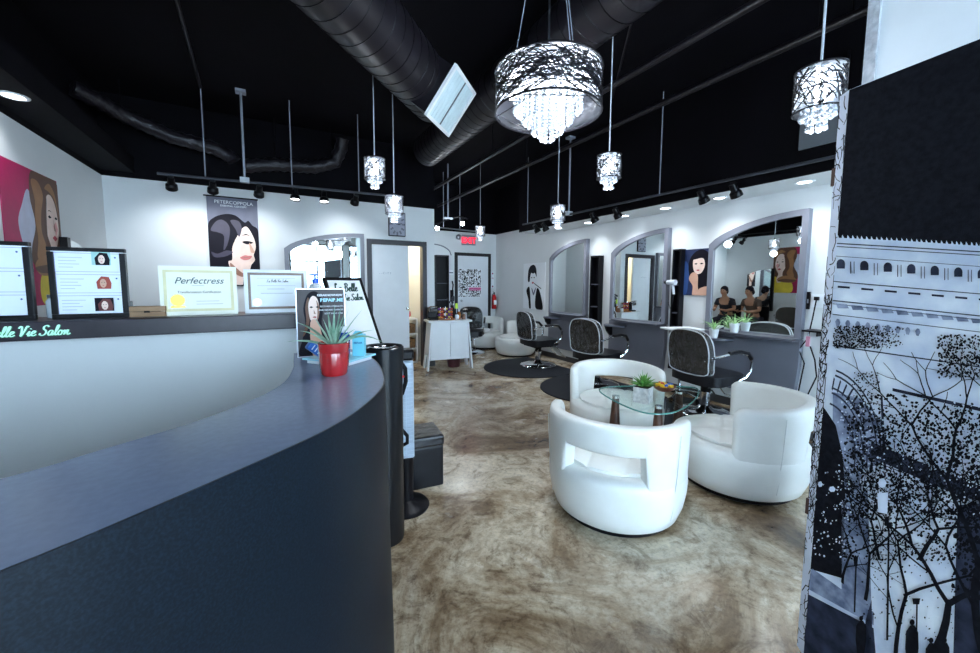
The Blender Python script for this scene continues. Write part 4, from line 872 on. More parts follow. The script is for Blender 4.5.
t = thing('wall_arch', 'grey arched moulding above slim black cabinet on far wall', 'moulding', (3.03, YE, 2.0)); w = MB(); w.tube([(.42 * q / 12, -.01, .22 * math.sqrt(max(0, 1 - (q / 12) ** 2))) for q in range(13)], .012, 6); w.build('arch_strip', GREYP, t)
# outlet with plugs and cords by the canvas
t = thing('wall_outlet', 'white double outlet with black plugs right of the nearest station', 'outlet', (XR, 1.73, 1.18)); MB().box(-.008, 0, -.05, .05, 0, .13).build('cover_plate', WHITEL, t, smooth=0, bevel=.002)
MB().box(-.04, -.008, -.018, .018, .07, .105).build('plug', BLACKM, t, smooth=0, bevel=.004)
for k, pts in enumerate(([(-.03, 0, .07), (-.05, .01, -.1), (-.04, .04, -.3), (-.06, .10, -.42), (-.05, .05, -.55), (-.04, .08, -.8), (-.03, .1, -.95)], [(-.03, .02, -.38), (-.07, -.04, -.5), (-.06, -.06, -.66), (-.04, .02, -.9), (-.03, .06, -1.1)])):
    w = MB(); w.tube(chain([p[:2] for p in pts]) and pts, .006, 6); w.build('cord', BLACKM, t)
t = thing('switch_box', 'narrow black switch box beside the white wall outlet', 'switch', (XR, 1.80, 1.16)); MB().box(-.02, 0, -.012, .012, 0, .17).build('box_body', BLACKM, t, smooth=0); MB().box(-.024, -.02, -.006, .006, .06, .1).build('rocker', STEEL, t, smooth=0)
t = thing('wall_shelf', 'short black shelf arm on the wall below the outlet', 'shelf', (XR, 1.66, .955)); MB().box(-.20, 0, -.08, .10, 0, .016).build('shelf_board', BLACKM, t, smooth=0); MB().box(-.15, 0, -.005, .005, -.04, 0).build('bracket', BLACKM, t, smooth=0)
t = thing('pink_clip', 'small pink and white tool hung under the black shelf arm', 'tool', (XR - .06, 1.76, .80)); MB().box(-.012, .012, -.015, .015, 0, .1).build('handle', flat('pink_plastic', (.6, .25, .35)), t, smooth=0, bevel=.004); MB().cyl((0, 0, .1), (0, 0, .154), .006, n=8).build('hook', CHROME, t)

# ------------------------------------------------------------ ceiling: ducts, pipes
def duct(name, label, p0, p1, r, seams=True, m=DUCTP):
    p0, p1 = Vector(p0), Vector(p1); t = thing(name, label, 'duct', (p0 + p1) / 2); c = (p0 + p1) / 2
    w = MB(); w.cyl(p0 - c, p1 - c, r, n=48); w.build('duct_body', m, t)
    if seams:
        L_ = (p1 - p0).length; d = (p1 - p0).normalized(); a = d.orthogonal().normalized(); b = d.cross(a); w = MB()
        pitch = .115; turns = int(L_ / pitch); n = 36
        pts = [p0 - c + d * (pitch * (i / n)) + (a * cos(2 * pi * i / n) + b * sin(2 * pi * i / n)) * (r + .001) for i in range(turns * n)]
        w.tube(pts, .0035, 4); w.build('spiral_seam', BLACKM, t)
    return t
E1 = Vector((1.29, 3.32, 3.02)); dd = Vector((.707, .707, 0))
DM = duct('spiral_duct', 'large dark spiral duct crossing the ceiling diagonally, ending in white vent', E1 - dd * 3.6, E1 + dd * .0, .225)
# vent collar with grille
t = bpy.data.objects.new('air_vent', None); COL.objects.link(t); t.parent = DM; t.location = E1 - DM.location
side = Vector((.707, -.707, 0)); nrm = (side * .80 + Vector((0, 0, -.60))).normalized(); vv = dd.cross(nrm).normalized()
def vb(mb, a0, a1, b0, b1, h0, h1):
    vs = [dd * a + vv * b + nrm * h for h in (h0, h1) for b in (b0, b1) for a in (a0, a1)]
    return mb.add(vs, [(0, 1, 3, 2), (4, 6, 7, 5), (0, 4, 5, 1), (2, 3, 7, 6), (0, 2, 6, 4), (1, 5, 7, 3)])
vb(MB(), -.42, .0, -.19, .19, 0, .30).build('collar', DUCTP, t, smooth=0)
w = MB()
for a in ((-.44, .02, -.21, -.185), (-.44, .02, .185, .21), (-.44, -.415, -.185, .185), (-.005, .02, -.185, .185)): vb(w, *a, .29, .315)
w.build('vent_frame', WHITEL, t, smooth=0)
w = MB()
vb(w, -.415, -.005, -.185, .185, .3005, .303)
for i in range(9): vb(w, -.41 + i * .046, -.374 + i * .046, -.185, .185, .3035, .307)
w.build('grille_blades', C('pale_vent', (.60, .74, .80), .4), t, smooth=0)
vb(MB(), -.21, -.195, -.185, .185, .307, .311).build('divider_bar', GREYD, t, smooth=0)
duct('spiral_duct', 'second dark spiral duct running toward the back above the chandelier', (1.95, 1.12, 3.22), (1.95, 5.3, 3.22), .20)
def pipe(label, pts, r=.02, m=None, name='ceiling_pipe', extra=True):
    t = thing(name, label, 'pipe', (0, 0, 0)); w = MB(); w.tube(pts, r, 10); w.build('pipe_run', m or DUCTP, t)
    for i in (1, 2):
        a, b = Vector(pts[0]), Vector(pts[-1]); p = a.lerp(b, i / 3) if len(pts) == 2 else Vector(pts[min(i, len(pts) - 1)])
        q = MB(); q.cyl(p + Vector((0, 0, r)), (p.x, p.y, CZ), .006, n=6); q.build('hanger', BLACKM, t)
    return t
pipe('lower dark sprinkler pipe running the room length by the right bulkhead', [(3.09, -2.0, 3.0), (3.09, 7.8, 3.0)], .026)
pipe('upper dark sprinkler pipe running the room length above the seating', [(2.56, -2.0, 3.06), (2.56, 7.8, 3.06)], .026)
pipe('third dark pipe higher up near the right bulkhead', [(3.55, -2.0, 3.25), (3.55, 7.8, 3.25)], .022)
pipe('pale bent conduit reaching over to the pendant by the chandelier', [(2.95, .95, 3.44), (2.62, 1.45, 3.40), (2.32, 1.95, 3.40), (2.27, 2.04, 3.42)], .010, RODM, 'bent_conduit')
pipe('thin conduit crossing the ceiling diagonally above the chandelier', [(1.4, .95, 3.47), (2.30, 2.0, 3.47), (3.4, 3.3, 3.47)], .010, DUCTP, 'bent_conduit')
pipe('thin conduit at upper left running toward the back track', [(-.35, .6, 3.46), (-.50, 2.8, 3.46), (-.59, 5.3, 3.46)], .014, DUCTP, 'bent_conduit')
CRFOIL = C('crumpled_dark_foil', (.016, .014, .019), .35, bump=1, bscale=18, metal=.3)
def flex(label, pts, r):
    t = thing('flexible_duct', label, 'duct', (0, 0, 0)); ch_ = []
    for i in range(len(pts) - 1):
        a, b = Vector(pts[i]), Vector(pts[i + 1]); n = max(2, int((b - a).length / .045))
        ch_ += [a.lerp(b, j / n) for j in range(n)]
    random.seed(len(pts)); w = MB(); w.tube(ch_, r, 14, rs=[r * (1 + (.10 if i % 2 else -.06) + random.uniform(-.04, .04)) for i in range(len(ch_))]); w.build('ribbed_sleeve', CRFOIL, t, smooth=70)
    for k in (len(ch_) // 4, 3 * len(ch_) // 4): q = MB(); q.cyl(ch_[k], (ch_[k].x, ch_[k].y, CZ), .006, n=6); q.build('hanger', BLACKM, t)
flex('crumpled dark flexible duct above the left end of the back wall', [(-1.62, 5.4, 3.26), (-1.3, 5.7, 3.16), (-.95, 5.8, 3.05), (-.55, 5.85, 3.0), (-.38, 5.85, 2.92), (-.33, 5.85, 2.84)], .075)
flex('crumpled dark flexible duct rising to the right above the back wall', [(-.25, 5.95, 2.86), (.1, 5.95, 2.93), (.55, 5.9, 2.95), (.82, 5.88, 3.05), (.90, 5.85, 3.25), (.92, 5.8, 3.42)], .08)
# board on the bulkhead at upper right
t = thing('bulkhead_panel', 'grey access panel on the dark bulkhead behind the nearest pendant', 'panel', (FX - .012, 1.60, 2.56)); MB().box(-.02, 0, -.15, .14, 0, .62).build('panel_sheet', C('grey_panel', (.13, .15, .17), .5), t, smooth=0); MB().box(-.022, -.005, -.165, -.15, 0, .68).build('panel_edge', BLACKM, t, smooth=0)

# ------------------------------------------------------------ track lighting
def rail(label, p0, p1, hangers):
    t = thing('light_track', label, 'light track', (0, 0, 0)); w = MB(); a, b = Vector(p0), Vector(p1); w.cyl(a, b, .014, n=8); w.build('rail', C('dark_rail', (.05, .055, .07), .35), t)
    for k, (q, r) in enumerate(hangers):
        p = a.lerp(b, q)
        if r > .01:
            s = MB(); s.cyl(p + Vector((0, 0, .03)), (p.x, p.y, CZ - .02), r, n=10); st = s.build('hanger_pole', RODM, t)
            s = MB(); s.box(p.x - .045, p.x + .045, p.y - .03, p.y + .03, p.z - .01, p.z + .045); s.build('feed_box', C('pale_feed_box', (.55, .60, .66), .4), st, smooth=0)
            s = MB(); s.box(p.x - .05, p.x + .05, p.y - .05, p.y + .05, CZ - .03, CZ - .001); s.build('ceiling_plate', RODM, st, smooth=0)
        else:
            s = MB(); s.cyl(p, (p.x, p.y, CZ - .001), r, n=8); s.build('hanger_rod', RODM, t)
    return t
TBY, TBZ = 5.30, 2.545
rail('black light track hung in front of the back wall', (-1.0, TBY, TBZ - .03), (1.35, TBY, TBZ + .01), [(.174, .006), (.328, .012), (.532, .006), (.86, .006)])
TRX, TRZ = 3.86, 2.42
rail('black light track hung along the right bulkhead', (TRX, 5.75, TRZ), (TRX, .9, TRZ - .03), [(.03, .006), (.25, .012), (.568, .006)])
def track_spot(label, loc, aim, lit, watts):
    t = thing('track_spotlight', label, 'spotlight', loc, 0, 'black spotlights on the ceiling tracks')
    d = (Vector(aim) - Vector(loc)).normalized(); p = Vector((0, 0, -.05))
    w = MB(); w.box(-.022, .022, -.022, .022, -.035, -.004); w.cyl((0, 0, -.02), (0, 0, -.06), .010, n=8); w.build('mount', BLACKM, t, smooth=30)
    h = MB(); h.cyl(p - d * .03, p + d * .035, .030, .034, 18); h.cyl(p + d * .035, p + d * .055, .034, .052, 18, caps=False); h.cyl(p + d * .055, p + d * .10, .052, .055, 18, caps=False); h.build('lamp_housing', BLACKM, t)
    l = MB(); l.cyl(p + d * .078, p + d * .084, .050, n=18); l.build('lens', SPOTL, t)
    spot_light(t, p + d * .11, p + d * 2, watts, R(95), .8)
    return t
bx = [(-.89, 'first from the left end'), (-.53, 'second from the left, over the banner'), (-.09, 'third from the left'), (.28, 'fourth from the left, lit lens showing'), (.60, 'fifth from the left, lit lens showing'), (.98, 'sixth from the left')]
for i, (x, l) in enumerate(bx):
    aim = (x - .1, YB, 1.75) if i not in (3, 4) else (x - .05, 5.05 if i == 3 else 5.0, 1.0)
    track_spot('black spotlight on the back track, ' + l, (x, TBY, TBZ - .03 + .017 * (x + 1) / 1 - .012), aim, True, SPOT_W)
for y, l in ((5.38, 'farthest of the six'), (5.15, 'second farthest'), (4.05, 'third farthest'), (3.64, 'fourth farthest'), (2.50, 'second nearest'), (2.18, 'nearest of the six')):
    track_spot('black spotlight on the right track, ' + l, (TRX, y, TRZ - .028 + .03 * (y - 5.75) / 4.85), (XR, y - .1, 1.3), True, SPOT_W * .8)
# wavy far track with bulbs
t = thing('light_track', 'curved dark light track with two glowing bulbs near the far wall', 'light track', (0, 0, 0))
w = MB(); w.tube([(2.62, 6.75, 2.42), (2.72, 6.7, 2.50), (2.86, 6.6, 2.56), (3.02, 6.55, 2.60), (3.2, 6.6, 2.58)], .012, 8); w.build('rail', BLACKM, t)
for x, y, z in ((2.64, 6.70, 2.38), (3.05, 6.50, 2.47)):
    w = MB(); w.cyl((x, y, z + .03), (x, y, z + .09), .022, n=12); h_ = w.build('lamp_housing', BLACKM, t); w = MB(); w.ball((x, y, z), .036, 14, 9); w.build('bulb', BULB, h_); point_light(t, (x, y - .0, z - .06), 6)
w = MB(); w.cyl((2.82, 6.62, 2.56), (2.82, 6.62, CZ - .001), .014, n=8); w.build('hanger_pole', RODM, t); w = MB(); w.box(2.74, 2.90, 6.58, 6.66, 2.55, 2.575); w.build('feed_box', C('pale_feed_box', (.55, .60, .66), .4), t, smooth=0)
t = thing('light_track', 'straight pale light track close to the far wall near exit sign', 'light track', (0, 0, 0))
w = MB(); w.cyl((2.70, 7.1, 2.46), (3.72, 7.25, 2.46), .012, n=8); w.build('rail', STEEL, t)
for x in (2.95, 3.3): w = MB(); w.cyl((x, 7.15, 2.46), (x, 7.15, CZ - .001), .006, n=6); w.build('hanger_rod', RODM, t)

# recessed downlights
def downlight(label, loc, watts, soffit_grp='recessed lights in the right soffit'):
    t = thing('recessed_light', label, 'ceiling light', loc, 0, soffit_grp)
    MB().lathe([(.052, -.002), (.058, -.008), (.078, -.005), (.080, 0), (.052, 0)], n=28).build('trim_ring', WHITEL, t)
    MB().cyl((0, 0, -.004), (0, 0, -.001), .052, n=24).build('lens', CANL, t)
    spot_light(t, (0, 0, -.02), (0, 0, -2), watts, R(130), .9); return t
for y, l in ((5.31, 'farthest'), (4.6, 'second farthest'), (3.88, 'third farthest'), (3.24, 'third nearest'), (2.57, 'second nearest'), (1.79, 'nearest')):
    downlight(l + ' of the six recessed lights in the white soffit', (4.30, y, 2.34), CAN_W)
downlight('recessed light in dark soffit at the upper left corner', (-1.50, 4.02, 2.66), CAN_W * .8, None)

# ------------------------------------------------------------ chandelier and pendants
def lattice(r, h, n, seed, wr):
    random.seed(seed); w = MB()
    for i in range(n):
        a0 = random.uniform(0, 2 * pi); sp = random.choice((-1, 1)) * random.uniform(.5, 2.2); z0 = random.uniform(0, h); z1 = random.uniform(0, h); bow = random.uniform(-.5, .5) * h
        pts = []
        for k in range(13):
            q = k / 12; z = z0 + (z1 - z0) * q + bow * 4 * q * (1 - q)
            if 0 <= z <= h: pts.append((r * cos(a0 + sp * q), r * sin(a0 + sp * q), z))
            elif len(pts) > 1: break
        if len(pts) > 2: w.tube(pts, wr, 4)
    return w
def strand(n, br, gap):
    w = MB()
    for i in range(n): w.ball((0, 0, -i * gap), br * (1.0 if i < n - 1 else 1.35), 7, 5)
    return w
CHL = (1.44, 1.90, 2.385)
t = thing('chandelier', 'large drum chandelier with black wire lattice shade and hanging crystals', 'chandelier', CHL)
cr, chh = .305, .225
w = lattice(cr, chh, 300, 2, .0026); w.build('lattice_shade', WIRE, t)
for z in (0, chh): w = MB(); w.tube([(cr * cos(2 * pi * k / 48), cr * sin(2 * pi * k / 48), z) for k in range(48)], .006, 6, closed=True); w.build('shade_ring', WIRE, t)
SHEER = sheer('sheer_shade', .72)
w = MB(); w.cyl((0, 0, .004), (0, 0, chh - .004), cr - .008, n=48, caps=False); w.build('inner_shade', SHEER, t)
MB().cyl((0, 0, chh - .02), (0, 0, chh - .012), .20, n=32).build('bead_plate', CHROME, t)
s0 = None
for ring, (n, r, nb, z) in enumerate(((30, .195, 9, chh - .04), (22, .14, 12, chh - .04), (14, .085, 15, chh - .04), (7, .035, 17, chh - .04))):
    base = strand(nb, .0095, .0205).build('crystal_strand', CRYS, t)
    for k in range(n):
        c = base if k == 0 else base.copy()
        if k: COL.objects.link(c); c.parent = t
        a = 2 * pi * k / n + ring; c.location = (r * cos(a), r * sin(a), z)
for k in range(6):
    a = 2 * pi * k / 6; w = MB(); w.ball((.235 * cos(a), .235 * sin(a), .15), .020, 10, 8); w.build('bulb', BULB, t)
w = MB(); w.ball((0, 0, .12), .022, 10, 8); w.build('bulb', BULB, t)
for k in range(3):
    a = 2 * pi * k / 3 + .4; point_light(t, (.168 * cos(a), .168 * sin(a), .12), CHAND_W / 3, .03)
point_light(t, (0, 0, -.30), CHAND_W * .45, .10)
for dx, dy in ((-.18, .10), (.20, -.02), (0, -.2)):
    w = MB(); w.cyl((dx, dy, chh), (dx * .25, dy * .25, CZ - CHL[2]), .0028, n=6); w.build('hanging_wire', RODM, t)
w = MB(); w.cyl((0, 0, chh - .01), (0, 0, CZ - CHL[2]), .006, n=8); w.build('center_cord', STEEL, t)
MB().cyl((0, 0, CZ - CHL[2] - .03), (0, 0, CZ - CHL[2]), .075, n=28).build('canopy', CHROME, t)

def pendant(label, loc, seed, first=None, r=.085):
    if first is None:
        t = thing('pendant_light', label, 'pendant lamp', loc, 0, 'small crystal pendant lights')
        hh = .165; w = lattice(r, hh, 100, seed, .0021); w.build('lattice_shade', WIRE, t)
        for z in (0, hh): w = MB(); w.tube([(r * cos(2 * pi * k / 28), r * sin(2 * pi * k / 28), z) for k in range(28)], .003, 5, closed=True); w.build('shade_ring', WIRE, t)
        MB().cyl((0, 0, hh - .012), (0, 0, hh), .062, n=24).build('bead_plate', CHROME, t); MB().cyl((0, 0, .002), (0, 0, hh - .002), r - .004, n=32, caps=False).build('inner_shade', SHEER, t)
        w = MB(); w.lathe([(0, .04), (.022, .045), (.030, .07), (.022, .11), (.012, .14), (0, .145)], n=16); w.build('bulb', BULB, t)
        for ring, (n, rr2, nb) in enumerate(((12, .055, 8), (7, .030, 10))):
            base = strand(nb, .0085, .0235).build('crystal_strand', CRYS, t)
            for k in range(n):
                c = base if k == 0 else base.copy()
                if k: COL.objects.link(c); c.parent = t
                a = 2 * pi * k / n + ring; c.location = (rr2 * cos(a), rr2 * sin(a), hh - .02)
        w = MB(); w.cyl((0, 0, hh), (0, 0, hh + .03), .012, .006, 10); w.build('socket', CHROME, t)
        point_light(t, (0, 0, .16), PEND_W * .4, .02); point_light(t, (0, 0, -.09), PEND_W * .6, .05)
    else: t = dup(first, label, loc, seed)
    return t
def pend_cord(t, z):
    L_ = CZ - z
    w = MB(); w.cyl((0, 0, .19), (0, 0, L_ - .02), .0045, n=6); w.build('cord', C('pale_cord', (.5, .55, .62), .4), t)
    MB().cyl((0, 0, L_ - .025), (0, 0, L_ - .001), .055, n=24).build('canopy', CHROME, t)
PL = [((1.99, .80, 2.11), 'nearest crystal pendant, beside the top of big canvas'), ((2.19, 2.14, 2.17), 'crystal pendant just right of the chandelier'), ((.79, 3.42, 2.27), 'crystal pendant over the counter area, left of the duct vent'), ((1.04, 3.74, 2.05), 'crystal pendant hanging in front of the wall clock'),
      ((2.85, 3.54, 2.11), 'crystal pendant in front of the right track, beyond the chandelier'), ((3.21, 6.11, 2.22), 'farthest crystal pendant, in front of the exit sign')]
p0 = pendant(PL[0][1], PL[0][0], 7); ps = [p0] + [pendant(l, p, i + 1, p0) for i, (p, l) in enumerate(PL[1:])]
for p, (loc, _) in zip(ps, PL): pend_cord(p, loc[2])

# ------------------------------------------------------------ white column and the big printed canvas
w = MB().box(2.30, 2.75, -.45, .745, 0, CZ); struct(w.build('wall_column', C('column_plaster', (.72, .75, .77), .6, var=.03, scale=5), smooth=0))
cs = MB().box(2.285, 2.30, .725, .765, 0, CZ); random.seed(6); o_ = cs.build('trim_3', C('raw_plaster_edge', (.36, .38, .42), .7, col2=(.55, .57, .60), scale=30, bump=.5), smooth=0); struct(o_)

CO = Vector((1.675, .591, 0)); CU = Vector((-.18, -.984, 0)).normalized(); CN = Vector((-CU.y * -1, 0, 0)); CN = Vector((CU.y, -CU.x, 0)).normalized()
CWD, CHT, CTH = 1.45, 2.037, .042
t = thing('canvas_print', 'huge black and white canvas print of a stone arch with bare trees', 'canvas print', CO)
def cbox(mb, u0, u1, n0, n1, z0, z1):
    vs = [CU * u + CN * n + Vector((0, 0, z)) for n in (n0, n1) for z in (z0, z1) for u in (u0, u1)]
    return mb.add(vs, [(0, 2, 3, 1), (4, 5, 7, 6), (0, 1, 5, 4), (2, 6, 7, 3), (0, 4, 6, 2), (1, 3, 7, 5)])
STN = C('printed_pale_stone', (.58, .66, .82), .75, col2=(.86, .92, 1.0), scale=9, bump=.12, bscale=400, detail=9)
STM = C('printed_mid_stone', (.10, .13, .22), .75, col2=(.36, .42, .58), scale=22, detail=9)
STD = C('printed_dark_stone', (.008, .011, .024), .75, spec=.2, col2=(.04, .05, .09), scale=18, detail=9)
BLK = C('printed_black_sky', (.003, .0035, .007), .8, spec=.15, col2=(.008, .009, .015), scale=60, bump=.1, bscale=400)
WHP = C('printed_white_glow', (.72, .80, .95), .75, var=.03)
EB = (-.040, -.026)   # back corner of the slanted wrapped edge, along / behind the canvas
MB().prism([(0, 0), (CWD, 0), (CWD, -CTH), EB], .02, CHT, lambda a, b, h: CU * a + CN * b + Vector((0, 0, h))).build('canvas_sheet', STN, t, smooth=0)
def px(x, y):
    """photo pixel -> (distance along the canvas from its far edge, height)"""
    d = f_ + rr * ((x - 490) / FPX) - uu * ((y - (283 + FPX * math.tan(PITCH))) / FPX)
    o = Vector((0, 0, EYE)); k = (CO - o).dot(CN) / d.dot(CN); p = o + d * k - CO; return (p.dot(CU), p.z)
def cprint(name, m, polys, lay, sm=False):
    mb = MB()
    for q in polys:
        q = [(min(CWD - .001, max(.0005, a)), min(CHT - .001, max(.022, b))) for a, b in q]
        mb.prism(q, .0004 * lay, .0004 * (lay + 1), lambda a, b, h: CU * a + CN * (h + .0001) + Vector((0, 0, b)))
    return mb.build(name, m, t, smooth=0)
def P_(*pts): return [px(x, y) for x, y in pts]
EX = 60  # the print runs on past the right border of the photo
cprint('printed_sky', BLK, [[(0, CHT), (CWD, CHT), (CWD, px(980, 246)[1] + .0), px(980, 246), px(905, 241), px(835, 238)]], 1)
# antefixes, mouldings, blind arcade, dentils
an = []
x = 836.
while x < 1010:
    y = 239 + (x - 836) * .056; an.append(P_((x, y + 1.5), (x + 1.2, y - 4.5), (x + 2.8, y - 2), (x + 4.2, y + 1.5))); x += random.uniform(4.2, 5.6)
cprint('printed_cresting', STN, an, 2)
dk = []
for y0, sl, th in ((243.2, .055, 1.1), (246.4, .058, .8), (256, .07, .5), (281, .085, .9), (300, .105, 1.0), (303.5, .11, .6), (314, .12, .7), (345, .145, 1.2)):
    dk.append(P_((833, y0), (1010, y0 + 177 * sl), (1010, y0 + 177 * sl + th), (833, y0 + th)))
for i in range(8):
    x = 841 + i * 23.5; y = 262 + (x - 833) * .07
    dk.append(P_(*([(x - 4, y + 6)] + [(x + 4.2 * cos(R(a)), y + 1 - 4.5 * sin(R(a))) for a in range(180, -1, -30)] + [(x + 4, y + 6)])))
    dk.append(P_((x + 9.5, y - 1), (x + 10.3, y - 1), (x + 10.3, y + 11), (x + 9.5, y + 11))); dk.append(P_((x + 13, y - 1), (x + 13.6, y - 1), (x + 13.6, y + 11), (x + 13, y + 11)))
    y = 285 + (x - 833) * .09; dk.append(P_((x - 3, y), (x + 9, y + 1), (x + 9, y + 3), (x - 3, y + 2)))
cprint('printed_mouldings', STD, dk, 2)
md = []
for i in range(12):
    x = 836 + i * 15; y = 303 + (x - 833) * .11; md.append(P_((x, y), (x + 11, y + 1), (x + 13, y + 5), (x + 2, y + 5)))
for i in range(9):
    x = 838 + i * 10; y = 322 + (x - 833) * .12; md.append(P_(*[(x + 2.6 * cos(a), y + 4 * sin(a)) for a in (0, 1.2, 2.2, 3.4, 4.4, 5.3)]))
md.append(P_((833, 392), (860, 398), (882, 420), (890, 470), (884, 500), (833, 500)))
cprint('printed_frieze', STM, md, 2)
# the great arch with its voussoir rings
rings = []
for k, (rx, ry) in enumerate(((60, 88), (56, 83), (46, 70), (42, 65), (34, 54))):
    pts = [(822 + rx * cos(R(a)), 455 - ry * sin(R(a))) for a in range(-14, 81, 6)]; q = [(822 + (rx - 1.3) * cos(R(a)), 455 - (ry - 1.8) * sin(R(a))) for a in range(-14, 81, 6)]
    rings.append(P_(*(pts + q[::-1])))
for a in range(0, 78, 7):
    c, s_ = cos(R(a)), sin(R(a)); rings.append(P_((822 + 44 * c, 455 - 68 * s_), (822 + 54 * c, 455 - 80 * s_), (822 + 54 * c + 1, 455 - 80 * s_ + 2), (822 + 44 * c + 1, 455 - 68 * s_ + 2)))
cprint('printed_arch_rings', STD, rings, 3)
cprint('printed_street_sky', STN, [P_((862, 470), (905, 455), (962, 500), (958, 653), (958, 700), (862, 700))], 3)
cprint('printed_arch_opening', BLK, [P_((815, 405), (826, 410), (836, 425), (843, 455), (846, 500), (842, 578), (806, 566), (809, 500))], 4)
cprint('printed_side_wall', STM, [P_((842, 500), (868, 490), (872, 612), (842, 590)), P_((800, 568), (812, 568), (874, 612), (874, 625), (800, 583))], 4)
cprint('printed_base_wall', STD, [P_((797, 586), (874, 628), (880, 700), (797, 700)), P_((958, 505), (1020, 500), (1020, 720), (952, 720)), P_((872, 442), (980, 486), (1010, 500), (1010, 508), (962, 497), (868, 456)), P_((866, 620), (872, 600), (874, 700), (862, 700)), P_((893, 388), (1010, 414), (1010, 418), (893, 391)), P_((881, 396), (883, 396), (887, 470), (884, 470))], 5)
# foliage and carved relief: speckle polygons
random.seed(21)
def speck(n, x0, y0, x1, y1, s0, s1, dens=None):
    out = []
    while len(out) < n:
        x = random.uniform(x0, x1); y = random.uniform(y0, y1)
        if dens and random.random() > dens(x, y): continue
        s_ = random.uniform(s0, s1); a0 = random.uniform(0, 6.3); out.append(P_(*[(x + s_ * random.uniform(.4, 1) * cos(a0 + k * 1.26), y + s_ * random.uniform(.4, 1) * sin(a0 + k * 1.26)) for k in range(5)]))
    return out
sp = speck(700, 834, 326, 905, 348, .5, 1.5, lambda x, y: 1 - max(0, (x - 870) / 36)) + speck(700, 938, 335, 1005, 378, .6, 2.0) + speck(200, 852, 372, 880, 410, .5, 1.4)
sp += speck(2800, 845, 395, 1005, 520, .6, 2.6, lambda x, y: min(1, .25 + .75 * abs(sin(x * .13) * cos(y * .09)) + .4 * (y > 415)) * (1 if y > 388 + (x - 890) * .23 or x < 890 else .1))
sp += speck(1500, 812, 470, 1005, 560, .5, 2.2, lambda x, y: .5 + .5 * sin(x * .21) * sin(y * .13))
sp += speck(170, 862, 545, 960, 640, .5, 1.6) + speck(350, 952, 440, 1010, 600, 1, 4)
cprint('printed_leaves', BLK, sp, 6)
wh = speck(420, 838, 400, 985, 520, .5, 1.8) + speck(80, 812, 470, 850, 560, .4, 1.6, lambda x, y: .5)
cprint('printed_light_gaps', STN, wh, 7)
# bare trees: recursive branches, drawn in canvas metres
tr = []
def branch(p, a, l, wd, dep, lim=(.0, CWD)):
    if dep == 0 or wd < .0007: return
    n = 4; pts = [p]; aa = a
    for i in range(n): aa += random.uniform(-.16, .16); q = pts[-1]; pts.append((q[0] + l / n * cos(aa), q[1] + l / n * sin(aa)))
    L_, R_ = [], []
    for i, q in enumerate(pts):
        k = wd * (1 - .35 * i / n); L_.append((q[0] - sin(aa) * k, q[1] + cos(aa) * k)); R_.append((q[0] + sin(aa) * k, q[1] - cos(aa) * k))
    if all(lim[0] < q[0] < lim[1] and .03 < q[1] < CHT for q in L_ + R_):
        for i in range(n): tr.append([L_[i], L_[i + 1], R_[i + 1], R_[i]])
    for s_ in (-1, 1):
        branch(pts[-1], aa + s_ * random.uniform(.2, .65), l * random.uniform(.62, .85), wd * .64, dep - 1, lim)
    if random.random() < .6: branch(pts[2], aa + random.choice((-1, 1)) * random.uniform(.5, 1), l * .6, wd * .45, dep - 2, lim)
for (x, y, ln, wd, dp, a) in ((935, 665, .20, .0095, 9, 1.55), (896, 665, .24, .0055, 8, 1.6), (866, 600, .16, .0045, 8, 1.5), (843, 583, .12, .004, 7, 1.6), (985, 660, .25, .009, 8, 1.7), (920, 560, .12, .005, 7, 1.2), (880, 560, .12, .004, 7, 1.8)):
    branch(px(x, y), a, ln, wd, dp)
cprint('printed_trees', BLK, tr, 8)
# lamp post, glow and passers-by
cprint('printed_lamp_glow', WHP, [P_(*[(883 + 4.2 * cos(a), 483 + 5 * sin(a)) for a in (0, .8, 1.6, 2.4, 3.2, 4, 4.8, 5.6)]), P_((878, 493), (889, 492), (888, 514), (879, 512)), P_(*[(833 + 3.5 * cos(a), 489 + 3 * sin(a)) for a in (0, 1, 2, 3, 4, 5)]), P_(*[(821 + 2.5 * cos(a), 484 + 3 * sin(a)) for a in (0, 1, 2, 3, 4, 5)])], 9)
cprint('printed_lamp_posts', BLK, [P_((889, 522), (890.5, 522), (889, 640), (887, 640)), P_((886, 522), (893, 522), (892, 526), (887, 526)), P_((856, 566), (857.5, 566), (856, 612), (854.5, 612)), P_((854, 556), (859, 556), (858, 566), (855, 566)), P_((917, 604), (918.5, 604), (918, 640), (916.5, 640)), P_((913, 598), (921, 598), (920, 604), (914, 604))], 9)
def passer(x, y, s_): return [P_(*[(x + s_ * a, y + s_ * b) for a, b in ell(0, 0, 2.6, 3.2, 10)]), P_(*[(x + s_ * a, y + s_ * b) for a, b in ((-2, 3), (2.5, 3), (6, 10), (6.5, 26), (4, 44), (-5, 44), (-7, 26), (-6, 9))])]
cprint('printed_walkers', BLK, passer(913, 622, 1.0) + passer(932, 640, .9) + passer(946, 640, .7) + passer(862, 618, .8), 10)
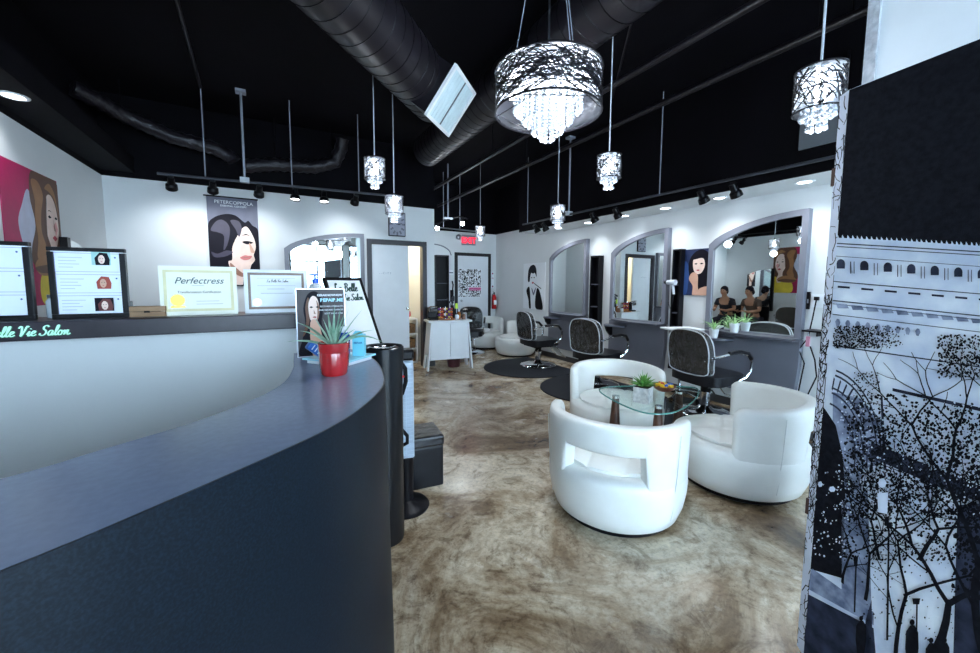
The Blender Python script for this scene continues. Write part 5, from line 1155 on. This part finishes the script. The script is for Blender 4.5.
# wrapped side edge with its own branches
E_L = math.hypot(*EB); ev = (CU * EB[0] + CN * EB[1]) / E_L; en = Vector((ev.y, -ev.x, 0)); en = en if en.dot(CN) > 0 else -en
ef = lambda a, b, h: ev * a + en * h + Vector((0, 0, b))
MB().prism([(.0004, .021), (E_L, .021), (E_L, CHT), (.0004, CHT)], .0001, .0005, ef).build('canvas_edge', WHP, t, smooth=0)
eb = MB(); random.seed(4)
for k in range(230):
    z = random.uniform(.03, CHT - .05) if k % 2 else random.uniform(.5, 1.35); a = random.uniform(0, pi); l = random.uniform(.007, .026); wd = random.uniform(.0007, .002); p = (random.uniform(.002, E_L - .002), z)
    for j in range(4):
        a += random.uniform(-.7, .7); q = (max(.001, min(E_L - .001, p[0] + l * cos(a))), min(CHT - .01, max(.03, p[1] + l * sin(a))))
        dx, dz = q[0] - p[0], q[1] - p[1]; L_ = math.hypot(dx, dz)
        if L_ < .001: break
        e = (-dz / L_ * wd, dx / L_ * wd)
        eb.prism([(p[0] - e[0], p[1] - e[1]), (p[0] + e[0], p[1] + e[1]), (q[0] + e[0], q[1] + e[1]), (q[0] - e[0], q[1] - e[1])], .0006, .001, ef); p = q
eb.build('edge_branches', BLK, t, smooth=0)
for z in (.55, 1.74):
    cbox(MB(), -.046, -.034, -.034, -.022, z, z + .06).build('corner_clip', C('brown_clip', (.10, .05, .04), .5), t, smooth=0)

# ------------------------------------------------------------ two people seated at the back of the salon (seen in the nearest mirror)
def skin_mesh(name, pts, edges, rad, m, parent, sub=2, sc=None):
    me = bpy.data.meshes.new(name); me.from_pydata(pts, edges, []); o = bpy.data.objects.new(name, me); COL.objects.link(o); o.parent = parent; me.materials.append(m)
    s_ = o.modifiers.new('skin', 'SKIN'); s_.use_smooth_shade = True
    for i, v in enumerate(me.skin_vertices[0].data): v.radius = rad[i] if isinstance(rad[i], tuple) else (rad[i], rad[i]); v.use_root = i == 0
    q = o.modifiers.new('subsurf', 'SUBSURF'); q.levels = sub; q.render_levels = sub; return o
def seated(label, loc, rz, cloth, skin, hair, trousers):
    """faces local +y; seat height .46"""
    t = thing('person', label, 'person', loc, rz)
    V_ = [(0, 0, .55), (0, .02, .72), (0, .06, .90), (0, .10, 1.02), (0, .14, 1.10), (0, .18, 1.19), (0, .19, 1.27)]
    Rr = [(.15, .12), (.13, .10), (.15, .10), (.13, .08), .045, (.070, .085), (.06, .075)]
    E_ = [(i, i + 1) for i in range(6)]
    for s_ in (-1, 1):
        b = len(V_); V_ += [(s_ * .17, .09, 1.0), (s_ * .23, .12, .80), (s_ * .14, .34, .76), (s_ * .09, .41, .78)]; Rr += [.055, .042, .034, .024]; E_ += [(3, b), (b, b + 1), (b + 1, b + 2), (b + 2, b + 3)]
        for k, (dx, l, up) in enumerate(((-.024, .060, .0), (-.009, .070, .004), (.007, .066, .002), (.022, .052, -.004))):
            V_ += [(s_ * .09 + dx, .435, .78), (s_ * .08 + dx * .9, .45 + l * .6, .79 + up), (s_ * .07 + dx * .8, .455 + l, .775)]; Rr += [.010, .009, .008]; n = len(V_); E_ += [(b + 3, n - 3), (n - 3, n - 2), (n - 2, n - 1)]
        V_ += [(s_ * .06, .42, .80), (s_ * .045, .455, .805)]; Rr += [.011, .009]; n = len(V_); E_ += [(b + 3, n - 2), (n - 2, n - 1)]
        b = len(V_); V_ += [(s_ * .10, .06, .52), (s_ * .12, .44, .50), (s_ * .12, .46, .10), (s_ * .13, .60, .045)]; Rr += [.095, .062, .042, .034]; E_ += [(0, b), (b, b + 1), (b + 1, b + 2), (b + 2, b + 3)]
    skin_mesh('body', V_, E_, Rr, skin, t)
    skin_mesh('shirt', [(0, 0, .54), (0, .02, .72), (0, .06, .90), (0, .10, 1.02), (0, .125, 1.06)] + [(s_ * x, y, z) for s_ in (-1, 1) for x, y, z in ((.17, .09, 1.0), (.215, .11, .86))], [(0, 1), (1, 2), (2, 3), (3, 4), (3, 5), (5, 6), (3, 7), (7, 8)], [(.16, .13), (.14, .11), (.16, .11), (.14, .09), .06, .066, .056, .066, .056], cloth, t)
    skin_mesh('trousers', [(0, 0, .54)] + [(s_ * x, y, z) for s_ in (-1, 1) for x, y, z in ((.10, .06, .52), (.12, .44, .505), (.12, .46, .14))], [(0, 1), (1, 2), (2, 3), (0, 4), (4, 5), (5, 6)], [(.16, .13), .105, .075, .055, .105, .075, .055], trousers, t)
    MB().ball((0, .165, 1.265), .098, 18, 12, (.85, 1, 1.02)).ball((0, .085, 1.22), .06, 12, 8, (1, .9, 1.2)).build('hair', hair, t)
    f = MB(); f.ball((0, .215, 1.225), .074, 16, 10, (.88, .80, 1.12)); f.ball((0, .279, 1.215), .012, 8, 6, (.8, 1.2, 1.3)); hd = f.build('face', skin, t)
    for s_ in (-1, 1): MB().ball((s_ * .027, .270, 1.243), .010, 8, 6, (1.2, .5, .7)).build('eye', INK, hd)
    MB().ball((0, .272, 1.180), .017, 8, 6, (1.2, .5, .35)).build('mouth', LIPS, hd)
    for s_ in (-1, 1): MB().ball((s_ * .068, .19, 1.225), .018, 8, 6, (.4, .8, 1.2)).build('ear', skin, hd)
    for s_ in (-1, 1): MB().ball((s_ * .13, .56, .045), .05, 10, 7, (.9, 2.1, .85)).build('shoe', BLACKM, t)
    return t
BSK = C('warm_skin', (.45, .24, .15), .5); 
seated('person in brown top sitting and looking down at a phone, seen in nearest mirror', (-.88, 4.98, .0), R(-80), C('brown_top', (.10, .07, .055), .8), BSK, HAIRK, C('dark_trousers', (.012, .014, .03), .8))
seated('person in dark shirt sitting beside the one in brown top, seen in nearest mirror', (-.83, 5.58, .0), R(-95), C('black_shirt', (.015, .018, .03), .8), BSK, HAIRK, C('dark_trousers', (.012, .014, .03), .8))
for i, (x, y) in enumerate(((-.91, 4.98), (-.86, 5.58))):
    t = thing('waiting_chair', ('first', 'second')[i] + ' black waiting chair under a seated person by left wall', 'chair', (x, y, 0), R(-88), 'black waiting chairs by the left wall')
    MB().box(-.22, .22, -.22, .20, .36, .42).build('seat', VINYL, t, smooth=0, bevel=.02); MB().box(-.21, .21, -.25, -.21, .45, .88).build('backrest', VINYL, t, smooth=0, bevel=.015)
    for sx in (-.19, .19):
        for sy in (-.19, .17): MB().cyl((sx, sy, 0), (sx, sy, .37), .012, n=10).build('leg', CHROME, t)
t = thing('phone', 'small phone held by the person in brown top', 'phone', (-.435, 5.06, .80), R(-80)); MB().box(-.035, .035, -.004, .004, -.01, .12).build('phone_body', BLACKM, t, smooth=0, bevel=.003); MB().box(-.03, .03, -.0055, -.0041, 0, .11).build('screen', PALE, t, smooth=0)
t = thing('side_cabinet', 'black cabinet with white patterned front by left wall, seen in nearest mirror', 'cabinet', (-1.42, 3.2, 0)); MB().box(-.2, .2, -.4, .4, 0, .78).build('cabinet_body', BLACKM, t, smooth=0, bevel=.01); MB().box(.2, .21, -.38, .38, .05, .5).build('cabinet_door', CRINK, t, smooth=0)
